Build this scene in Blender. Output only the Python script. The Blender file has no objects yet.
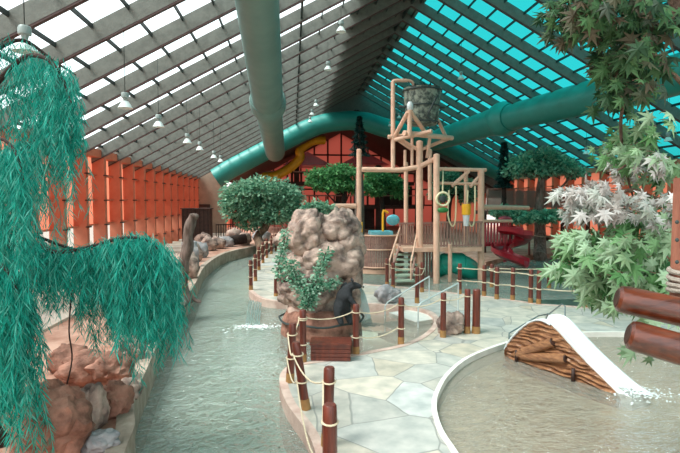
import bpy, math, random
import numpy as np
from mathutils import Vector, noise, Matrix
PI = math.pi
rnd = random.Random(7)
sc = bpy.context.scene
COL = sc.collection

# ------------------------------------------------------------------ camera
F = 500.0
HC = 3.0
YAW = math.atan(48 / F); PIT = math.atan(26.5 / F)
cf = Vector((math.sin(YAW) * math.cos(PIT), math.cos(YAW) * math.cos(PIT), -math.sin(PIT)))
cr = Vector((math.cos(YAW), -math.sin(YAW), 0))
cu = cr.cross(cf)
cam = bpy.data.cameras.new('camera')
cam.sensor_width = 36; cam.lens = F / 680 * 36; cam.clip_end = 400; cam.clip_start = 0.05
co = bpy.data.objects.new('camera', cam); COL.objects.link(co)
co.location = (0, 0, HC); co.rotation_euler = (PI / 2 - PIT, 0, -YAW)
sc.camera = co

# ------------------------------------------------------------------ world, sun, exposure
w = bpy.data.worlds.new('sky'); sc.world = w; w.use_nodes = True
nt = w.node_tree; nt.nodes.clear()
out = nt.nodes.new('ShaderNodeOutputWorld'); bg = nt.nodes.new('ShaderNodeBackground')
tc = nt.nodes.new('ShaderNodeTexCoord'); sp = nt.nodes.new('ShaderNodeSeparateXYZ'); rp = nt.nodes.new('ShaderNodeValToRGB')
nt.links.new(tc.outputs['Generated'], sp.inputs[0]); nt.links.new(sp.outputs['Z'], rp.inputs[0])
rp.color_ramp.elements[0].position = 0.0; rp.color_ramp.elements[0].color = (0.62, 0.55, 0.50, 1)
rp.color_ramp.elements[1].position = 0.12; rp.color_ramp.elements[1].color = (0.93, 0.98, 1.0, 1)
nt.links.new(rp.outputs[0], bg.inputs[0]); bg.inputs[1].default_value = 1.75
nt.links.new(bg.outputs[0], out.inputs[0])

def sun(name, strength, ang, elev, az, col):
    l = bpy.data.lights.new(name, 'SUN'); l.energy = strength; l.angle = math.radians(ang); l.color = col
    o = bpy.data.objects.new(name, l); COL.objects.link(o)
    o.rotation_euler = Vector((-math.cos(elev) * math.sin(az), -math.cos(elev) * math.cos(az), -math.sin(elev))).to_track_quat('-Z', 'Y').to_euler()
    return o
sun('sun', 4.6, 28, math.radians(56), math.radians(-112), (1, 0.97, 0.93))
vs = sc.view_settings
vs.view_transform = 'Standard'; vs.look = 'None'; vs.gamma = 1; vs.exposure = 0.35; vs.use_curve_mapping = False
sc.cycles.max_bounces = 8; sc.cycles.transparent_max_bounces = 24; sc.cycles.diffuse_bounces = 4
sc.cycles.caustics_reflective = False; sc.cycles.caustics_refractive = False
sc.cycles.sample_clamp_indirect = 4

# ------------------------------------------------------------------ projection helpers (turn a viewed spot into a place in the hall)
def ray(px, py):
    return cf + cr * ((px - 340) / F) + cu * ((226.5 - py) / F)
def G(px, py, z=0.0):
    r = ray(px, py); t = (z - HC) / r.z
    return Vector((r.x * t, r.y * t, z))
def P(px, py, Y):
    r = ray(px, py); t = Y / r.y
    return Vector((r.x * t, Y, HC + r.z * t))

# ------------------------------------------------------------------ materials
def lin(h):
    h = h.lstrip('#'); v = [int(h[i:i + 2], 16) / 255 for i in (0, 2, 4)]
    return tuple(((c / 12.92) if c <= 0.04045 else ((c + 0.055) / 1.055) ** 2.4) for c in v) + (1,)
MATS = {}
def newmat(name):
    m = bpy.data.materials.new(name); m.use_nodes = True; MATS[name] = m
    return m, m.node_tree, m.node_tree.nodes['Principled BSDF']
def mat(name, c1, c2=None, rough=0.6, scale=4.0, bump=0.0, bscale=None, metal=0.0, stretch=None, detail=5, island=False, ramp=(0.35, 0.65), spec=None, coat=0):
    m, t, b = newmat(name)
    b.inputs['Roughness'].default_value = rough; b.inputs['Metallic'].default_value = metal
    if spec is not None: b.inputs['Specular IOR Level'].default_value = spec
    if coat: b.inputs['Coat Weight'].default_value = coat; b.inputs['Coat Roughness'].default_value = 0.15
    if c2 is None and not bump:
        b.inputs['Base Color'].default_value = lin(c1); return m
    n = t.nodes
    tcn = n.new('ShaderNodeTexCoord'); mp = n.new('ShaderNodeMapping'); nz = n.new('ShaderNodeTexNoise')
    t.links.new(tcn.outputs['Object'], mp.inputs[0]); t.links.new(mp.outputs[0], nz.inputs[0])
    if stretch: mp.inputs['Scale'].default_value = stretch
    nz.inputs['Scale'].default_value = scale; nz.inputs['Detail'].default_value = detail; nz.inputs['Roughness'].default_value = 0.6
    if c2:
        r = n.new('ShaderNodeValToRGB'); r.color_ramp.elements[0].color = lin(c1); r.color_ramp.elements[1].color = lin(c2)
        r.color_ramp.elements[0].position = ramp[0]; r.color_ramp.elements[1].position = ramp[1]
        if island:
            g = n.new('ShaderNodeNewGeometry'); t.links.new(g.outputs['Random Per Island'], r.inputs[0])
            r.color_ramp.elements[0].position = 0.0; r.color_ramp.elements[1].position = 1.0
        else:
            t.links.new(nz.outputs[0], r.inputs[0])
        t.links.new(r.outputs[0], b.inputs['Base Color'])
    else:
        b.inputs['Base Color'].default_value = lin(c1)
    if bump:
        bp = n.new('ShaderNodeBump'); bp.inputs['Strength'].default_value = bump; bp.inputs['Distance'].default_value = 0.05
        if bscale:
            nz2 = n.new('ShaderNodeTexNoise'); nz2.inputs['Scale'].default_value = bscale; nz2.inputs['Detail'].default_value = 6
            t.links.new(mp.outputs[0], nz2.inputs[0]); t.links.new(nz2.outputs[0], bp.inputs['Height'])
        else:
            t.links.new(nz.outputs[0], bp.inputs['Height'])
        t.links.new(bp.outputs[0], b.inputs['Normal'])
    return m

def leafmat(name, cols, trans=0.35, rough=0.55):
    m, t, b = newmat(name); n = t.nodes
    g = n.new('ShaderNodeNewGeometry'); r = n.new('ShaderNodeValToRGB')
    cr_ = r.color_ramp; cr_.interpolation = 'LINEAR'
    while len(cr_.elements) < len(cols): cr_.elements.new(0.5)
    for i, c in enumerate(cols):
        cr_.elements[i].position = i / max(1, len(cols) - 1); cr_.elements[i].color = lin(c)
    t.links.new(g.outputs['Random Per Island'], r.inputs[0]); t.links.new(r.outputs[0], b.inputs['Base Color'])
    b.inputs['Roughness'].default_value = rough; b.inputs['Specular IOR Level'].default_value = 0.3
    tr = n.new('ShaderNodeBsdfTranslucent'); mx = n.new('ShaderNodeMixShader'); mx.inputs[0].default_value = trans
    t.links.new(r.outputs[0], tr.inputs[0]); t.links.new(b.outputs[0], mx.inputs[1]); t.links.new(tr.outputs[0], mx.inputs[2])
    t.links.new(mx.outputs[0], n['Material Output'].inputs[0])
    return m

def glassmat(name, tint, gloss=0.06, diff=None, dfac=0.0):
    m, t, b = newmat(name); n = t.nodes; n.remove(b)
    tp = n.new('ShaderNodeBsdfTransparent'); tp.inputs[0].default_value = tint
    gl = n.new('ShaderNodeBsdfGlossy'); gl.inputs['Roughness'].default_value = 0.1
    mx = n.new('ShaderNodeMixShader'); mx.inputs[0].default_value = gloss
    t.links.new(tp.outputs[0], mx.inputs[1]); t.links.new(gl.outputs[0], mx.inputs[2])
    last = mx
    if dfac:
        df = n.new('ShaderNodeBsdfTranslucent'); df.inputs[0].default_value = diff
        m2 = n.new('ShaderNodeMixShader'); m2.inputs[0].default_value = dfac
        t.links.new(mx.outputs[0], m2.inputs[1]); t.links.new(df.outputs[0], m2.inputs[2]); last = m2
    t.links.new(last.outputs[0], n['Material Output'].inputs[0])
    return m

def watermat(name, tint, body, bfac, scale=2.2, strength=0.35, stretch=(1, 1, 1)):
    m, t, b = newmat(name); n = t.nodes; n.remove(b)
    tp = n.new('ShaderNodeBsdfTransparent'); tp.inputs[0].default_value = tint
    df = n.new('ShaderNodeBsdfDiffuse'); df.inputs[0].default_value = body
    m0 = n.new('ShaderNodeMixShader'); m0.inputs[0].default_value = bfac
    t.links.new(tp.outputs[0], m0.inputs[1]); t.links.new(df.outputs[0], m0.inputs[2])
    gl = n.new('ShaderNodeBsdfGlossy'); gl.inputs['Roughness'].default_value = 0.03
    fr = n.new('ShaderNodeFresnel'); fr.inputs['IOR'].default_value = 1.55
    mx = n.new('ShaderNodeMixShader')
    tcn = n.new('ShaderNodeTexCoord'); mp = n.new('ShaderNodeMapping'); mp.inputs['Scale'].default_value = stretch
    t.links.new(tcn.outputs['Object'], mp.inputs[0])
    a = n.new('ShaderNodeTexNoise'); a.inputs['Scale'].default_value = scale; a.inputs['Detail'].default_value = 3; a.inputs['Distortion'].default_value = 0.8
    c = n.new('ShaderNodeTexNoise'); c.inputs['Scale'].default_value = scale * 4; c.inputs['Detail'].default_value = 2
    ad = n.new('ShaderNodeMath'); ad.operation = 'MULTIPLY_ADD'; ad.inputs[1].default_value = 0.3
    t.links.new(mp.outputs[0], a.inputs[0]); t.links.new(mp.outputs[0], c.inputs[0])
    t.links.new(c.outputs[0], ad.inputs[0]); t.links.new(a.outputs[0], ad.inputs[2])
    bp = n.new('ShaderNodeBump'); bp.inputs['Strength'].default_value = strength; bp.inputs['Distance'].default_value = 0.22
    t.links.new(ad.outputs[0], bp.inputs['Height'])
    for q in (gl, fr): t.links.new(bp.outputs[0], q.inputs['Normal'])
    t.links.new(fr.outputs[0], mx.inputs[0]); t.links.new(m0.outputs[0], mx.inputs[1]); t.links.new(gl.outputs[0], mx.inputs[2])
    t.links.new(mx.outputs[0], n['Material Output'].inputs[0])
    return m

def stonemat():
    m, t, b = newmat('flagstone'); n = t.nodes
    tcn = n.new('ShaderNodeTexCoord'); nz = n.new('ShaderNodeTexNoise'); nz.inputs['Scale'].default_value = 1.3; nz.inputs['Detail'].default_value = 2
    mxv = n.new('ShaderNodeMixRGB'); mxv.blend_type = 'ADD'; mxv.inputs[0].default_value = 0.12
    t.links.new(tcn.outputs['Object'], nz.inputs[0]); t.links.new(tcn.outputs['Object'], mxv.inputs[1]); t.links.new(nz.outputs['Color'], mxv.inputs[2])
    mp = n.new('ShaderNodeMapping'); mp.inputs['Scale'].default_value = (1, 1, 0); t.links.new(mxv.outputs[0], mp.inputs[0])
    v = n.new('ShaderNodeTexVoronoi'); v.inputs['Scale'].default_value = 1.05; v.inputs['Randomness'].default_value = 1
    ve = n.new('ShaderNodeTexVoronoi'); ve.feature = 'DISTANCE_TO_EDGE'; ve.inputs['Scale'].default_value = 1.05; ve.inputs['Randomness'].default_value = 1
    t.links.new(mp.outputs[0], v.inputs[0]); t.links.new(mp.outputs[0], ve.inputs[0])
    sep = n.new('ShaderNodeSeparateColor'); t.links.new(v.outputs['Color'], sep.inputs[0])
    r = n.new('ShaderNodeValToRGB'); els = r.color_ramp.elements
    cols = ['#a9aba8', '#c6c0b4', '#b7b8b4', '#cec6b8', '#b0b0ac', '#c0b5a2', '#c2c4c2']
    while len(els) < len(cols): els.new(0.5)
    for i, c in enumerate(cols): els[i].position = i / (len(cols) - 1); els[i].color = lin(c)
    t.links.new(sep.outputs[0], r.inputs[0])
    n2 = n.new('ShaderNodeTexNoise'); n2.inputs['Scale'].default_value = 3.5; n2.inputs['Detail'].default_value = 8; t.links.new(tcn.outputs['Object'], n2.inputs[0])
    r2 = n.new('ShaderNodeValToRGB'); r2.color_ramp.elements[0].position = 0.3; r2.color_ramp.elements[0].color = (0.58, 0.62, 0.6, 1); r2.color_ramp.elements[1].position = 0.7; r2.color_ramp.elements[1].color = (1.12, 1.08, 1.02, 1)
    t.links.new(n2.outputs[0], r2.inputs[0])
    mu = n.new('ShaderNodeMixRGB'); mu.blend_type = 'MULTIPLY'; mu.inputs[0].default_value = 0.8
    t.links.new(r.outputs[0], mu.inputs[1]); t.links.new(r2.outputs[0], mu.inputs[2])
    re = n.new('ShaderNodeValToRGB'); re.color_ramp.elements[0].position = 0.004; re.color_ramp.elements[1].position = 0.015
    t.links.new(ve.outputs['Distance'], re.inputs[0])
    mg = n.new('ShaderNodeMixRGB'); mg.inputs[1].default_value = lin('#8b8c86'); t.links.new(re.outputs[0], mg.inputs[0]); t.links.new(mu.outputs[0], mg.inputs[2])
    t.links.new(mg.outputs[0], b.inputs['Base Color']); b.inputs['Roughness'].default_value = 0.55
    bp = n.new('ShaderNodeBump'); bp.inputs['Strength'].default_value = 0.3; bp.inputs['Distance'].default_value = 0.02
    ad = n.new('ShaderNodeMath'); ad.operation = 'ADD'; t.links.new(re.outputs[0], ad.inputs[0]); t.links.new(n2.outputs[0], ad.inputs[1])
    t.links.new(ad.outputs[0], bp.inputs['Height']); t.links.new(bp.outputs[0], b.inputs['Normal'])
    return m

flag = stonemat()
kerb_pink = mat('pink_kerb', '#b5978a', '#d3bcae', 0.7, 3, 0.2, 20)
kerb_pale = mat('pale_kerb', '#d9d6cc', '#ece9e0', 0.6, 3, 0.1, 20)
bank_m = mat('bank_ground', '#a2745f', '#cda692', 0.8, 1.5, 0.3, 12)
path_m = mat('path_concrete', '#b9aa98', '#d6cabb', 0.75, 1.2, 0.15, 15)
poolfloor_m = mat('river_floor', '#9dbcae', '#d3dccb', 0.8, 0.6)
kidsfloor_m = mat('wading_floor', '#c2aa86', '#e0cfb0', 0.8, 0.6)
beam_m = mat('beam_grey', '#5f615a', '#6e7068', 0.7, 6, 0.15, 30)
flange_m = mat('beam_flange', '#4a3330', None, 0.6)
purlin_m = mat('purlin_dark', '#24302f', None, 0.6)
deckpanel_m = mat('roof_sheet', '#4c7a72', '#66827a', 0.6, 1.5)
glassL = glassmat('clear_glazing', (0.93, 1.0, 1.0, 1), 0.03)
glassR = glassmat('aqua_glazing', (0.015, 0.32, 0.325, 1), 0.03)
winglass = glassmat('window_glass', (0.9, 0.92, 0.9, 1), 0.08)
orange_m = mat('orange_paint', '#b56449', '#c07256', 0.6, 2)
orange_t = glassmat('orange_panel', (0.6, 0.34, 0.26, 1), 0.03, (0.72, 0.38, 0.29, 1), 0.8)
red_t = glassmat('red_panel', (0.28, 0.06, 0.05, 1), 0.03, (0.52, 0.24, 0.20, 1), 0.8)
tan_m = mat('tan_wall', '#8f7b6a', '#a08a77', 0.8, 2)
darkwood_m = mat('dark_wood', '#2c1b14', '#40261b', 0.6, 6, 0.1, 20)
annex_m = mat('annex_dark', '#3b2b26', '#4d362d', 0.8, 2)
teal_m = mat('teal_duct', '#1f7d74', '#27877d', 0.45, 1.0)
grey_duct = mat('grey_duct', '#5d8079', '#6a8a83', 0.5, 1.0)
post_m = mat('stained_post', '#4b1c11', '#6f2e1b', 0.4, 5, 0.25, 30, stretch=(3, 3, 0.4), coat=0.3)
tan_band = mat('post_foot', '#8f6a3c', '#a67d4a', 0.6, 8)
rope_m = mat('rope', '#cbb999', '#dccfb4', 0.85, 60, 0.4)
rock_m = mat('rock', '#584a44', '#c0a798', 0.85, 2.6, 0.7, 9, ramp=(0.36, 0.60))
rock_pink = mat('rock_pink', '#543426', '#b58470', 0.85, 3.5, 0.8, 9, ramp=(0.3, 0.7))
rock_grey = mat('rock_grey', '#77777a', '#b1aeac', 0.85, 3, 0.7, 10, ramp=(0.3, 0.7))
log_m = mat('varnished_log', '#34140b', '#6f331a', 0.28, 3, 0.15, 12, stretch=(0.5, 3, 3), coat=0.6)
logend_m = mat('log_end_dark', '#2a1710', '#3c2217', 0.6, 6)
slidebody_m = mat('carved_brown', '#75492c', '#ad7a50', 0.6, 7, 0.8, 22, stretch=(1, 1, 5), coat=0.3)
white_m = mat('white_gelcoat', '#cfd6d6', None, 0.3)
steel_m = mat('steel', '#7f8c8c', None, 0.35, metal=0.7)
whiterail_m = mat('pale_metal', '#c5cfcc', None, 0.4)
beige_m = mat('beige_pole', '#cfa58c', '#dcb79e', 0.55, 3)
slat_m = mat('brown_slat', '#86655a', '#a07f72', 0.6, 5)
teal_p = mat('teal_plastic', '#19a08c', '#25b09c', 0.35, 2)
blue_p = mat('blue_plastic', '#55a9b8', '#74bfc8', 0.4, 2)
yellow_p = mat('yellow_plastic', '#e0a51a', '#edb92e', 0.4, 2)
red_p = mat('red_plastic', '#8e1526', '#a81d2e', 0.3, 2, coat=0.4)
bucket_m = mat('bucket_mottle', '#39443f', '#8d9788', 0.6, 5, 0.3, 14, ramp=(0.42, 0.6))
bark_m = mat('bark', '#4b3a2e', '#7c6552', 0.9, 4, 0.9, 14, stretch=(2, 2, 0.6))
bark_grey = mat('bark_grey', '#4a3d34', '#83736a', 0.9, 4, 0.8, 12, stretch=(2, 2, 0.6))
bark_dark = mat('bark_dark', '#221a16', '#3a2c24', 0.9, 6, 0.6, 20)
lamp_m = mat('lamp_shade', '#cfdad6', None, 0.35)
lamp_d = mat('lamp_body', '#8b9894', None, 0.4)
cord_m = mat('cord_dark', '#2e3a38', None, 0.6)
bear_m = mat('black_fur', '#14171a', '#272b2f', 0.7, 14, 0.8, 40)
cream_m = mat('cream_paint', '#e6dcb4', None, 0.5)
green_p = mat('green_paint', '#2f7a3c', None, 0.5)
mesh_m = mat('grey_mesh', '#7d7771', '#938b84', 0.7, 8)
willow_l = leafmat('willow_leaves', ['#00786a', '#0c9484', '#22b09e', '#3ec2ae', '#12a08e', '#6fd0bf', '#0c6a5c'], 0.45)
maple_g = leafmat('maple_leaves', ['#3c6a3c', '#5a8a52', '#7ba372', '#98ba8e', '#a9c6a4', '#86a17e', '#5a6f4c'], 0.4)
maple_d = leafmat('maple_leaves_dark', ['#1f3a26', '#2f5230', '#456b42', '#5a7f50', '#35573a', '#5e5240', '#28483a'], 0.3)
maple_s = leafmat('maple_leaves_silver', ['#7f8a80', '#a9aca6', '#c6c2be', '#93887f', '#d6d4d0', '#8a9a86'], 0.25)
tree_l = leafmat('tree_leaves', ['#3c7560', '#5f9678', '#82b293', '#a2c8a8', '#4a8068'], 0.35)
pine_l = leafmat('pine_needles', ['#3c7c4c', '#58985c', '#74b070', '#3f7a52'], 0.35)
dark_l = leafmat('dark_needles', ['#12312d', '#1d4440', '#2b5550'], 0.2)
vine_l = leafmat('vine_leaves', ['#2f6a50', '#5b9a7a', '#8fbfa2', '#b8d3bd', '#3f8062'], 0.3)
river_w = watermat('river_water', (0.78, 0.85, 0.79, 1), (0.52, 0.60, 0.52, 1), 0.35, 3.6, 1.0)
kids_w = watermat('wading_water', (0.88, 0.86, 0.80, 1), (0.72, 0.66, 0.54, 1), 0.28, 3.2, 1.0, (1, 2, 1))
foam_m = mat('foam', '#eef6f6', None, 0.6)
fall_m = glassmat('falling_water', (0.8, 0.9, 0.9, 1), 0.15, (0.85, 0.95, 0.95, 1), 0.45)

# ------------------------------------------------------------------ mesh builder
def mark_sharp(me, deg):
    n = len(me.polygons); nrm = np.empty(n * 3, np.float32); me.polygons.foreach_get('normal', nrm); nrm = nrm.reshape(-1, 3)
    nl = len(me.loops); le = np.empty(nl, np.int32); me.loops.foreach_get('edge_index', le)
    lt = np.empty(n, np.int32); me.polygons.foreach_get('loop_total', lt); lp = np.repeat(np.arange(n), lt)
    o = np.argsort(le, kind='stable'); a, b = o[:-1], o[1:]; same = le[a] == le[b]; a, b = a[same], b[same]
    d = (nrm[lp[a]] * nrm[lp[b]]).sum(1); sh = np.zeros(len(me.edges), bool); sh[le[a][d < math.cos(math.radians(deg))]] = True
    at = me.attributes.new('sharp_edge', 'BOOLEAN', 'EDGE'); at.data.foreach_set('value', sh)
class MB:
    def __init__(s): s.v = []; s.f = []; s.smooth = True
    def add(s, vs, fs):
        o = len(s.v); s.v += [tuple(v) for v in vs]; s.f += [tuple(i + o for i in f) for f in fs]; return s
    def box(s, c, d, rz=0, R=None):
        c = Vector(c); x, y, z = d[0] / 2, d[1] / 2, d[2] / 2
        M = R if R is not None else Matrix.Rotation(rz, 3, 'Z')
        vs = [c + M @ Vector((a * x, b_ * y, e * z)) for a in (-1, 1) for b_ in (-1, 1) for e in (-1, 1)]
        return s.add(vs, [(0, 1, 3, 2), (4, 6, 7, 5), (0, 4, 5, 1), (2, 3, 7, 6), (0, 2, 6, 4), (1, 5, 7, 3)])
    def bar(s, a, b, wd, ht, up=(0, 0, 1)):
        a = Vector(a); b = Vector(b); d = (b - a); L = d.length; d.normalize(); u = Vector(up)
        sd = d.cross(u); sd.normalize(); u = sd.cross(d)
        M = Matrix((d, sd, u)).transposed()
        return s.box((a + b) / 2, (L, wd, ht), R=M)
    def tube(s, pts, r, n=10, cap=True, jit=0, seed=0):
        pts = [Vector(p) for p in pts]; m = len(pts)
        rs = r if hasattr(r, '__len__') else [r] * m
        prev = None; rings = []
        q = random.Random(seed)
        for i, p in enumerate(pts):
            t = (pts[min(i + 1, m - 1)] - pts[max(i - 1, 0)]).normalized()
            if prev is None:
                a = Vector((0, 0, 1)) if abs(t.z) < 0.9 else Vector((1, 0, 0)); u = t.cross(a).normalized()
            else:
                u = prev - t * prev.dot(t); u.normalize()
            prev = u; v = t.cross(u)
            rings.append([p + (u * math.cos(2 * PI * k / n) + v * math.sin(2 * PI * k / n)) * rs[i] * (1 + q.uniform(-jit, jit)) for k in range(n)])
        vs = [x for rg in rings for x in rg]; fs = []
        for i in range(m - 1):
            for k in range(n):
                k2 = (k + 1) % n; fs.append((i * n + k, i * n + k2, (i + 1) * n + k2, (i + 1) * n + k))
        if cap:
            fs.append(tuple(range(n - 1, -1, -1))); fs.append(tuple((m - 1) * n + k for k in range(n)))
        return s.add(vs, fs)
    def lathe(s, prof, c=(0, 0, 0), n=20, cap=True):
        c = Vector(c); vs = [c + Vector((r * math.cos(2 * PI * k / n), r * math.sin(2 * PI * k / n), z)) for r, z in prof for k in range(n)]
        fs = []; m = len(prof)
        for i in range(m - 1):
            for k in range(n):
                k2 = (k + 1) % n; fs.append((i * n + k, i * n + k2, (i + 1) * n + k2, (i + 1) * n + k))
        if cap: fs.append(tuple(range(n - 1, -1, -1))); fs.append(tuple((m - 1) * n + k for k in range(n)))
        return s.add(vs, fs)
    def prism(s, poly, z0, z1):
        n = len(poly); vs = [(p[0], p[1], z0) for p in poly] + [(p[0], p[1], z1) for p in poly]
        fs = [tuple(range(n - 1, -1, -1)), tuple(range(n, 2 * n))] + [(i, (i + 1) % n, n + (i + 1) % n, n + i) for i in range(n)]
        return s.add(vs, fs)
    def ball(s, c, r, sub=2, sc_=(1, 1, 1), amp=0, seed=0, freq=1.0, ridge=0.0, flat=None):
        V, Fc = ico(sub); c = Vector(c); so = Vector((seed * 3.1, seed * 1.7, seed * 5.3)); vs = []
        for v in V:
            q = v * freq + so
            d = 1 + amp * noise.fractal(q, 0.9, 2.0, 4) if amp else 1
            if ridge:
                d -= .11 * (1 - min(1, abs(noise.noise(q * 1.6 + Vector((9, 3, 1)))) * 5)) + .018 * (1 - min(1, abs(noise.noise(q * 4.7)) * 4))
                vd = noise.voronoi(q * 1.3)[0]; d += ridge * (min(0.5, vd[1] - vd[0]) * 1.6 - 0.35)
            p = Vector((v.x * r * sc_[0] * d, v.y * r * sc_[1] * d, v.z * r * sc_[2] * d))
            if flat is not None and p.z < flat: p.z = flat
            vs.append(c + p)
        return s.add(vs, Fc)
    def build(s, name, m, parent=None, loc=None, smooth=True, sharp=35):
        L = Vector(loc) if loc is not None else Vector((0, 0, 0))
        if parent is not None and loc is None: L = Vector(parent.get('_o', (0, 0, 0)))
        me = bpy.data.meshes.new(name)
        me.from_pydata([(x[0] - L.x, x[1] - L.y, x[2] - L.z) for x in s.v], [], s.f); me.materials.append(m); me.update(calc_edges=True); me.validate()
        if smooth:
            me.polygons.foreach_set('use_smooth', [True] * len(me.polygons))
            if len(me.polygons) < 40000: mark_sharp(me, sharp)
        me.update()
        o = bpy.data.objects.new(name, me); COL.objects.link(o)
        if parent is not None: o.parent = parent
        else: o.location = L
        return o
_ico = {}
def ico(sub):
    if sub in _ico: return _ico[sub]
    import bmesh
    b = bmesh.new(); bmesh.ops.create_icosphere(b, subdivisions=sub, radius=1); b.verts.ensure_lookup_table()
    _ico[sub] = ([v.co.copy() for v in b.verts], [tuple(v.index for v in f.verts) for f in b.faces]); b.free()
    return _ico[sub]
def tag(o, label, cat, group=None, kind=None):
    o['label'] = label; o['category'] = cat
    if group: o['group'] = group
    if kind: o['kind'] = kind
    return o
def thing(name, label, cat, loc, group=None):
    o = bpy.data.objects.new(name, None); COL.objects.link(o); o.location = loc; o.empty_display_size = 0.2
    OFF[o.name] = Vector(loc); tag(o, label, cat, group); return o
OFF = {}
def part(name, mb, m, parent, label=None, world=True, **k):
    L = Vector((0, 0, 0)); q = parent
    root = parent
    while root.parent is not None: root = root.parent
    if world: L = OFF[root.name]
    o = mb.build(name, m, parent, loc=L, **k)
    if label: o['label'] = label
    return o
def struct(name, mb, m, **k):
    o = mb.build(name, m, loc=(0, 0, 0), **k); o['kind'] = 'structure'; return o
def solo(name, mb, m, loc, label, cat, group=None, kind=None, **k):
    return tag(mb.build(name, m, loc=loc, **k), label, cat, group, kind)
def dup(root, loc, label=None, group=None):
    r = root.copy(); COL.objects.link(r); r.location = loc
    if label: r['label'] = label
    if group: r['group'] = group
    OFF[r.name] = Vector(loc)
    for ch in list(root.children):
        c = ch.copy(); COL.objects.link(c); c.parent = r
        for g in list(ch.children):
            d = g.copy(); COL.objects.link(d); d.parent = c
    return r
def smoothpts(pts, n=8, closed=False):
    pts = [Vector(p) for p in pts]; out_ = []; m = len(pts)
    rng = range(m) if closed else range(m - 1)
    for i in rng:
        if closed: p0, p1, p2, p3 = pts[i - 1], pts[i], pts[(i + 1) % m], pts[(i + 2) % m]
        else: p0, p1, p2, p3 = pts[max(i - 1, 0)], pts[i], pts[i + 1], pts[min(i + 2, m - 1)]
        for k in range(n):
            t = k / n
            out_.append(0.5 * ((2 * p1) + (p2 - p0) * t + (2 * p0 - 5 * p1 + 4 * p2 - p3) * t * t + (3 * p1 - p0 - 3 * p2 + p3) * t ** 3))
    if not closed: out_.append(pts[-1])
    return out_

# leaf cloud: many small folded leaves in one mesh
def leaves(mb, blobs, n, size, seed=0, aspect=0.45, droop=0.3, shell=0.5):
    q = random.Random(seed); tot = sum(b[1][0] * b[1][1] * b[1][2] for b in blobs)
    for c, r in blobs:
        c = Vector(c); k = max(8, int(n * r[0] * r[1] * r[2] / tot))
        for _ in range(k):
            d = Vector((q.gauss(0, 1), q.gauss(0, 1), q.gauss(0, 1))).normalized(); t = q.uniform(shell, 1.0)
            nn = 0.78 + 0.35 * noise.noise(Vector((d.x * 2.2 + c.x, d.y * 2.2 + c.y, d.z * 2.2)))
            p = c + Vector((d.x * r[0], d.y * r[1], d.z * r[2])) * t * (nn + 0.2)
            a = Vector((d.x + q.uniform(-.8, .8), d.y + q.uniform(-.8, .8), d.z * .5 - droop + q.uniform(-.6, .6))).normalized()
            b_ = a.cross(Vector((q.uniform(-1, 1), q.uniform(-1, 1), q.uniform(-.2, 1)))).normalized()
            L = size * q.uniform(.6, 1.3); wd = L * aspect
            mb.add([p, p + a * L * .5 + b_ * wd * .5, p + a * L, p + a * L * .5 - b_ * wd * .5], [(0, 1, 2, 3)])
    return mb

# ================================================================== SETTING: roof, walls, ground
XW, XR, XE = -7.9, 5.4, 18.7          # left wall, ridge, right wall
ZE = 4.94; TL = 0.545; ZR = ZE + TL * (XR - XW)
YN, YF = -3.0, 42.0
BAY = 1.82
def zroof(x): return ZE + TL * (x - XW) if x < XR else ZR - TL * (x - XR)

def slope_panel(x0, x1, y0, y1, th=0.03, dz=0.0):
    mb = MB(); z0, z1 = zroof(x0) + dz, zroof(x1) + dz
    mb.add([(x0, y0, z0), (x1, y0, z1), (x1, y1, z1), (x0, y1, z0), (x0, y0, z0 + th), (x1, y0, z1 + th), (x1, y1, z1 + th), (x0, y1, z0 + th)],
           [(3, 2, 1, 0), (4, 5, 6, 7), (0, 1, 5, 4), (1, 2, 6, 5), (2, 3, 7, 6), (3, 0, 4, 7)])
    return mb
def sheet(x0, x1, y0, y1, dz=0.0):
    return MB().add([(x0, y0, zroof(x0) + dz), (x1, y0, zroof(x1) + dz), (x1, y1, zroof(x1) + dz), (x0, y1, zroof(x0) + dz)], [(3, 2, 1, 0)])
struct('ceiling', sheet(XW - .3, 2.4, YN, YF), glassL, smooth=False)
struct('ceiling', sheet(6.0, XE + .3, YN, YF), glassR, smooth=False)
mbp = slope_panel(2.4, XR, YN, YF, 0.04); mbp.v += []; struct('ceiling', mbp, deckpanel_m, smooth=False)
struct('ceiling', slope_panel(XR, 6.0, YN, YF, 0.04), deckpanel_m, smooth=False)

DB = 0.46
ybeams = [13.5 - 9 * BAY + i * BAY for i in range(26)]
ybeams = [y for y in ybeams if YN <= y <= YF]
n_trim = 0
for y in ybeams:
    n_trim += 1
    mb = MB(); t = 0.055
    prof = [(XW, zroof(XW) - .02), (XR, ZR - .02), (XE, zroof(XE) - .02), (XE, zroof(XE) - DB), (XR, ZR - DB * 1.0), (XW, zroof(XW) - DB)]
    vs = [(x, y - t, z) for x, z in prof] + [(x, y + t, z) for x, z in prof]
    fs = [(0, 1, 4, 5), (1, 2, 3, 4), (11, 10, 7, 6), (10, 9, 8, 7)] + [(i, i + 6, (i + 1) % 6 + 6, (i + 1) % 6) for i in range(6)]
    mb.add(vs, fs)
    b = struct('roof_beam', mb, beam_m, smooth=False)
    fm = MB(); fm.bar((XW, y, zroof(XW) - DB - .02), (XR, y, ZR - DB - .02), .10, .045); fm.bar((XR, y, ZR - DB - .02), (XE, y, zroof(XE) - DB - .02), .10, .045)
    f_ = fm.build('bottom_flange', flange_m, b, loc=(0, 0, 0), smooth=False)
xs = [XW + .45 + i * 0.78 for i in range(34)]
for x in xs:
    if 1.6 < x < 6.0 and False: continue
    mb = MB(); mb.box((x, (YN + YF) / 2, zroof(x) - .09), (.035, YF - YN, .10))
    struct('roof_purlin', mb, purlin_m, smooth=False)
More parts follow.
